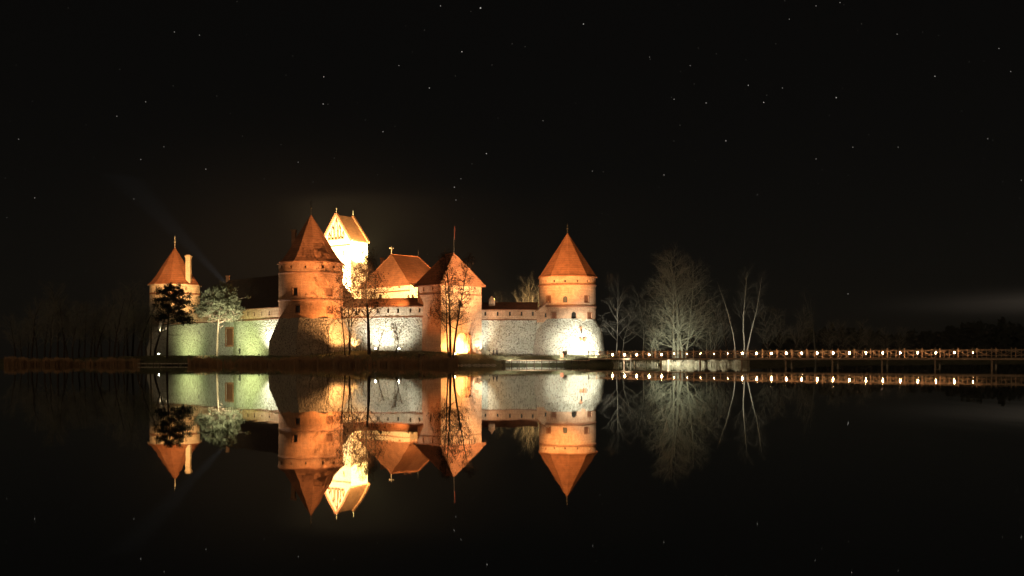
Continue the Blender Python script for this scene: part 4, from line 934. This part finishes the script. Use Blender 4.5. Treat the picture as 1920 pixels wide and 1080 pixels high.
# ------------------------------------------------------------------ people
def person(px, d_, face_ang, label, seed, coat, h=1.72, stride=.22):
    a = pt(px, d_, z=0); a.z = gz(px, d_)+.0; root = thing('person', a, label, 'person', None)
    V, E, Rr = [], [], []
    def add(x, y, z, r, par=None):
        V.append((x, y, z)); Rr.append(r); i = len(V)-1
        if par is not None: E.append((par, i))
        return i
    s = h/1.72
    pel = add(0, 0, .93, .14); ch = add(0, .02, 1.18, .14, pel); nk = add(0, .02, 1.44, .075, ch); n2 = add(0, .03, 1.52, .055, nk)
    h1 = add(0, .035, 1.60, .095, n2); h2 = add(0, .03, 1.69, .085, h1); add(0, .125, 1.595, .018, h1)
    for sx in (-1, 1):
        st = stride*sx
        hp = add(.10*sx, 0, .88, .095, pel); kn = add(.10*sx, st*.55+.03, .50, .06, hp); an = add(.10*sx, st, .09, .042, kn); add(.11*sx, st+.16, .035, .035, an)
        sh = add(.18*sx, .02, 1.40, .065, nk); el = add(.23*sx, -.03-st*.3, 1.12, .045, sh); wr = add(.23*sx, .07-st*.7, .88, .030, el); pa = add(.23*sx, .09-st*.75, .81, .034, wr)
        for i_, (oy, ln_) in enumerate(((-.03, .065), (-.01, .08), (.012, .075), (.03, .055))):
            f1 = add(.235*sx, .095-st*.75+oy, .77, .010, pa); add(.225*sx, .10-st*.75+oy, .77-ln_, .008, f1)
        th = add(.215*sx, .13-st*.75, .80, .010, pa); add(.205*sx, .15-st*.75, .76, .008, th)
    me = bpy.data.meshes.new('body'); me.from_pydata([(x*s, y*s, z*s) for x, y, z in V], E, []); me.materials.append(M['skin'])
    o = bpy.data.objects.new('body', me); C.objects.link(o); o.parent = root
    me.skin_vertices.new() if hasattr(me.skin_vertices, 'new') else None
    if not me.skin_vertices:
        bpy.context.view_layer.objects.active = o; o.modifiers.new('skin', 'SKIN')
    else: o.modifiers.new('skin', 'SKIN')
    for i, sv in enumerate(me.skin_vertices[0].data):
        sv.radius = (Rr[i]*s, Rr[i]*s); sv.use_root = (i == 0)
    o.modifiers.new('sub', 'SUBSURF').render_levels = 1
    W = lambda x, y, z: Vector((a.x+x*s, a.y+y*s, a.z+z*s))
    cb = MB(); 
    n0 = []
    for (rx, ry, z_) in ((.23, .19, .72), (.22, .18, .95), (.20, .16, 1.1), (.22, .16, 1.28), (.225, .14, 1.40), (.09, .09, 1.48)):
        for q in range(14):
            t = 2*math.pi*q/14; cb.v.append(tuple(W(rx*math.cos(t), ry*math.sin(t)+.01, z_)))
    for i in range(5):
        for q in range(14): cb.f.append((i*14+q, i*14+(q+1) % 14, (i+1)*14+(q+1) % 14, (i+1)*14+q))
    for sx in (-1, 1):
        st = stride*sx; cb.tube([W(.17*sx, .02, 1.42), W(.23*sx, -.03-st*.3, 1.12), W(.23*sx, .06-st*.66, .90)], [.085*s, .07*s, .055*s], 8)
    cb.build('coat', coat, root, True)
    tb = MB()
    for sx in (-1, 1):
        st = stride*sx; tb.tube([W(.10*sx, 0, .92), W(.10*sx, st*.55+.03, .50), W(.10*sx, st, .06)], [.125*s, .09*s, .075*s], 8)
    tb.build('trousers', M['cloth_dark'], root, True)
    hb = MB(); hb.lathe([(.07, -.06), (.112, -.02), (.115, .06), (.08, .12), (.01, .14)], tuple(W(0, .015, 1.64)), 10); hb.build('hair', M['hair'], root, True)
    root.rotation_euler = (0, 0, face_ang); return root
person(917.5, 240, R(80), 'thin person in dark clothes standing nearest the gate tower', 1, M['cloth_grey'], 1.6, .05)
person(925.5, 239.5, R(100), 'middle person in a dark coat walking along the right wall', 2, M['cloth_dark'], 1.7, .2)
person(931.8, 239, R(95), 'tallest person in dark clothes walking rightmost of the three', 3, M['cloth_dark'], 1.88, .24)

# ------------------------------------------------------------------ stars
SB = [(901, 15, 2.2), (866, 97, 1.5), (607, 144, 1.3), (606, 195, 1.3), (912, 288, 1.5), (852, 351, 1.3), (805, 165, 1.3), (826, 11, 1.2), (1094, 45, 1.5), (1568, 183, 1.6), (1432, 192, 1.5), (1361, 264, 1.4), (1403, 160, 1.3), (1753, 143, 1.4), (1324, 193, 1.1), (1264, 186, 1.1), (1873, 91, 1.1), (1895, 134, 1.1), (1245, 328, 1.0), (718, 247, 1.1), (386, 317, 1.1), (264, 299, 1.0), (307, 275, 1.0), (219, 218, 1.0), (273, 191, 1.0), (65, 371, 1.1), (35, 261, 1.0), (374, 66, 1.0), (327, 60, 1.0), (251, 373, .9), (1599, 276, 1.1), (1530, 298, 1.0), (1420, 365, 1.0), (1684, 276, .9), (1682, 64, 1.0), (1480, 36, 1.0), (1530, 11, 1.0), (1575, 5, 1.0), (748, 123, .9), (1294, 123, .9), (1218, 107, .9), (559, 304, .9), (1111, 321, .9), (1018, 226, .9), (855, 375, .9), (864, 335, .9), (1590, 551, 1.1), (1915, 338, 1.0), (1852, 260, 1.0), (1467, 165, .9)]
rg = random.Random(21)
def starmesh(items, name, m, label):
    mb = MB(); D = 4000.0
    for (p, y, s_) in items:
        c_ = Vector(((p-960)/F*D, D, EYE+(HZ-y)/F*D)); r_ = s_*1.55; n = len(mb.v)
        for q in ((r_, 0, 0), (-r_, 0, 0), (0, r_, 0), (0, -r_, 0), (0, 0, r_), (0, 0, -r_)): mb.v.append((c_.x+q[0], c_.y+q[1], c_.z+q[2]))
        for a in (0, 1):
            for b_ in (2, 3):
                for e in (4, 5): mb.f.append((n+a, n+b_, n+e))
    tag(mb.build(name, m), label, 'stars', kind='stuff')
starmesh(SB, 'stars', M['star'], 'brighter stars scattered over the black sky')
starmesh([(rg.uniform(-700, 2600), rg.uniform(-500, 560), rg.uniform(.6, 1.3)) for _ in range(520)], 'faint_stars', M['star_faint'], 'faint stars sprinkled over the black sky')

# ------------------------------------------------------------------ floodlights and added fill spots
WHITE = (1, .965, .79); GREEN = (.84, 1, .42); SODIUM = (1, .50, .17); AMBER = (1, .60, .24)
def spot(loc, aim, power, col, ang=80, blend=.6, rad=.25, parent=None):
    ld_ = bpy.data.lights.new('floodlight', 'SPOT'); ld_.energy = power; ld_.color = col; ld_.spot_size = R(ang); ld_.spot_blend = blend; ld_.shadow_soft_size = rad  # shared by real floodlights and the added fill spots
    o = bpy.data.objects.new('spot_beam', ld_); C.objects.link(o); loc = Vector(loc)
    o.rotation_euler = (Vector(aim)-loc).to_track_quat('-Z', 'Y').to_euler()
    if parent: o.parent = parent; o.location = loc-parent_world(parent)
    else: o.location = loc
    return o
def floodlight(px, d_, aim, power, col, label, ang=80, blend=.6, warm=False, glow=True, h=.35):
    a = pt(px, d_, z=0); a.z = gz(px, d_); root = thing('floodlight', a, label, 'floodlight', None)
    dv = Vector(aim)-a; rz = math.atan2(dv.y, dv.x)
    mb = MB(); mb.box((a.x, a.y, a.z+.03), (.4, .4, .1), rz); mb.bar((a.x-.2*math.sin(rz), a.y+.2*math.cos(rz), a.z), (a.x-.2*math.sin(rz), a.y+.2*math.cos(rz), a.z+h), .04, .05); mb.bar((a.x+.2*math.sin(rz), a.y-.2*math.cos(rz), a.z), (a.x+.2*math.sin(rz), a.y-.2*math.cos(rz), a.z+h), .04, .05); mb.build('stand', M['housing'], root)
    mb = MB(); mb.box((a.x, a.y, a.z+h), (.28, .36, .22), rz); mb.build('housing', M['housing'], root)
    if glow:
        mb = MB(); mb.lathe([(.02, -.1), (.15, -.08), (.19, 0), (.15, .1), (.03, .15)], (a.x, a.y, a.z+h+.24), 10); mb.build('lamp_glass', M['lens_warm'] if warm else M['lens_white'], root, True)
    f = Vector((math.cos(rz), math.sin(rz), 0))
    spot(a+f*.3+Vector((0, 0, h+.25)), aim, power, col, ang, blend, .15, root)
    return root
def onwall(fm, s, z): return fm(s, z, 0)
KW = 1000.0
def q_at(fm, s_, off, z=1.6): v = fm(s_, 0, -off); return Vector((v.x, v.y, z))
# left wall
for p, off, pw_, zt_, an_ in ((356, 9.0, 6, 6.5, 120), (472, 10.0, 11, 7.5, 115), (512, 4.0, 15, 11, 120)):
    q = lfm(sw(p), 0, -off); dd = q.y; pxx = 960+q.x/q.y*F
    floodlight(pxx, dd, lfm(sw(p), zt_, 0), pw_*KW, GREEN if p < 500 else WHITE, {356: 'small floodlight under the dark pine aimed at the left wall', 472: 'small floodlight on the bank aimed at the left wall beside the brown window', 512: 'small floodlight tucked beside the large tower base'}[p], an_, 1.0, glow=(p == 356))
spot(pt(400, 232.5, z=2.0), pt(409, 238, z=7), 1.3*KW, (1, 1, .74), 60, .8)
spot(pt(446, 230.5, z=2.2), pt(414, 238, z=14.5), 46*KW, (1, .97, .70), 52, .8)
spot(pt(300, 258, z=9), lfm(sw(345), 12.5, 0), 4*KW, (1, .8, .55), 90, 1)
spot(pt(360, 214, z=3), lfm(sw(415), 9.5, 0), 62*KW, (.95, 1, .62), 27, 1)  # added wide fill for the left wall, hung over the water without a fixture
# middle wall
floodlight(704, 240.5, mfm(sm(714), 12.8, 0), 12.5*KW, WHITE, 'glaring white floodlight on the bank beside the single-trunk alder', 132, 1)
floodlight(748, 239.0, mfm(sm(742), 11, 0), 4*KW, WHITE, 'white floodlight on the bank at the foot of the orange bush', 126, 1)
spot((lf.x-1.6, lf.y-2.2, 19.0), mfm(sm(712), 15.0, -1), 9*KW, SODIUM, 120, .8)  # added spot beside the gate tower to brighten the walkway roof
# gate
floodlight(853, 232.5, fR(gs(858), 5, 0), 15.0*KW, SODIUM, 'orange floodlight on the ground beside the tall alder clump before the gateway', 84, .9, True)
gp = fR(gs(868), 3.0, -1.2); spot((gp.x, gp.y, 3.0), fR(gs(867), 5.0, 1), 17*KW, AMBER, 130, .6)
gp = fR(gs(898), 3.0, -3.2); spot((gp.x, gp.y, 2.8), fR(gs(899), 6.0, 0), 7*KW, WHITE, 95, .8)
gp = fR(gs(833), 3.0, -2.6); spot((gp.x, gp.y, 2.9), fR(gs(832), 6.0, 0), 4*KW, AMBER, 95, .8)
gp = fR(gs(868), 6.5, -.4); spot((gp.x, gp.y, 6.6), fR(gs(872), 1, -6), 3.2*KW, SODIUM, 115, .9)  # added spot above the gateway that throws the orange pool on the ground
# right wall and right tower
spot(pt(955, 226.5, z=1.6), rfm(sr(952), 8.0, 0), 15*KW, WHITE, 70, 1)
spot(pt(1046, 227.5, z=2.0), (RT[0]+1, RT[1]-7, 5.5), 36*KW, WHITE, 54, 1)
spot(pt(1114, 234.5, z=2.4), (RT[0]+5.5, RT[1]-6, 7.5), 27*KW, WHITE, 88, 1)
# sodium light on the upper works, partly from spots added over the lake
spot(pt(664, 233.6, z=3.4), (NT[0]+5, NT[1]-4, 18), 74*KW, SODIUM, 96, .8, .7)
spot(pt(612, 230.6, z=1.4), (NT[0]+1, NT[1]-9, 6), 3.2*KW, SODIUM, 110, 1, .5)  # added weak fill for the front of the tower base
spot(pt(760, 205.0, z=9), (NT[0]+1, NT[1], 26), 270*KW, (1, .54, .21), 28, .6)  # added over the lake to brighten the large tower's upper part
spot(pt(1040, 213.0, z=9), (c.x+4, c.y+4, 22.0), 380*KW, (1, .64, .31), 34, .9)  # added over the lake for the gate tower front, no real lamp
spot(pt(740, 222.0, z=1.0), (c.x-2, c.y+2, 14), 12*KW, (1, .30, .06), 40, .8)
spot(pt(1000, 206.0, z=9), (RT[0]+1, RT[1], 27), 330*KW, SODIUM, 30, .8)  # added lamp floating above the water, lights the right tower's roof
spot((-5, 253.4, 16.5), (RT[0]-6, RT[1]-3, 21.5), 34*KW, (1, .60, .14), 60, .7)
# courtyard: keep, wing, left tower
kf_ = mid-kb*9; spot((kf_.x, kf_.y, 13), (mid.x, mid.y, 34), 1250*KW, (1, .68, .33), 80, 1)
kq = FR+kd*17; kq = FR+kd*7; spot((kq.x, kq.y, 31), (midb.x+2, midb.y-2, 42), 230*KW, (1, .80, .30), 90, .6)
kq = FR+kd*9; spot((kq.x, kq.y, 14), (BR.x-2, BR.y-2, 32), 120*KW, AMBER, 90, .5)
spot(pt(690, 266.0, z=8), (pm.x+2, pm.y, 24), 140*KW, AMBER, 80, .6)
spot(pt(838, 262.0, z=10), (pc_.x+7, pc_.y+9, 27), 340*KW, SODIUM, 70, .6)
spot(pt(354, 285.0, z=16), (LT[0]+3, LT[1]-4, 24), 14*KW, AMBER, 90, .6)
spot(pt(310, 255.0, z=24), (LT[0], LT[1], 29), 150*KW, SODIUM, 34, .6)
spot(pt(985, 256.5, z=9), pt(985, 268, z=18), 22*KW, AMBER, 90, .6)
dl = rfm(sr(926), 0, 1.0); spot((dl.x+.6, dl.y, 15.4), (dp.x, dp.y-1.4, 15.9), .02*KW, WHITE, 120, .6)
# searchlight in the courtyard, its beam showing in the mist
spot(pt(448, 300, z=20), pt(180, 266, py=275), 420*KW, (.85, .92, 1), 12, 1)
# big tree and reeds beyond the bridge
spot(pt(1240, 236.0, z=1.9), pt(1267, 247, z=8), 8*KW, (.97, 1, .70), 100, .9)
spot(pt(1395, 232.0, z=2.2), pt(1408, 246, z=11), 6*KW, WHITE, 70, .9)  # added spot to whiten the birch stems, no fixture
spot(pt(1270, 222.0, z=1.3), pt(1286, 232, z=.8), 13*KW, WHITE, 130, .9)
spot(pt(1170, 226.0, z=1.3), pt(1186, 232.5, z=.5), 1.2*KW, WHITE, 75, 1)
spot(pt(1000, 224.0, z=1.0), pt(1002, 231, z=.6), 3*KW, WHITE, 140, .9)  # added low spot that lights the quay face, no lamp stands there

# ------------------------------------------------------------------ night air
hb = MB(); hb.box((0, 330, 24.75), (760, 760, 53.5))
def _haze(t, p):
    t.nodes.remove(p); v = N(t, 'ShaderNodeVolumePrincipled'); v.inputs['Color'].default_value = (.9, .92, .95, 1); v.inputs['Density'].default_value = HAZE; v.inputs['Anisotropy'].default_value = .55
    L(t, v.outputs[0], t.nodes['Material Output'].inputs['Volume'])
HAZE = .00022
tag(hb.build('haze', mat('thin_mist', _haze)), 'thin night mist glowing round the floodlit castle', 'haze', kind='stuff')
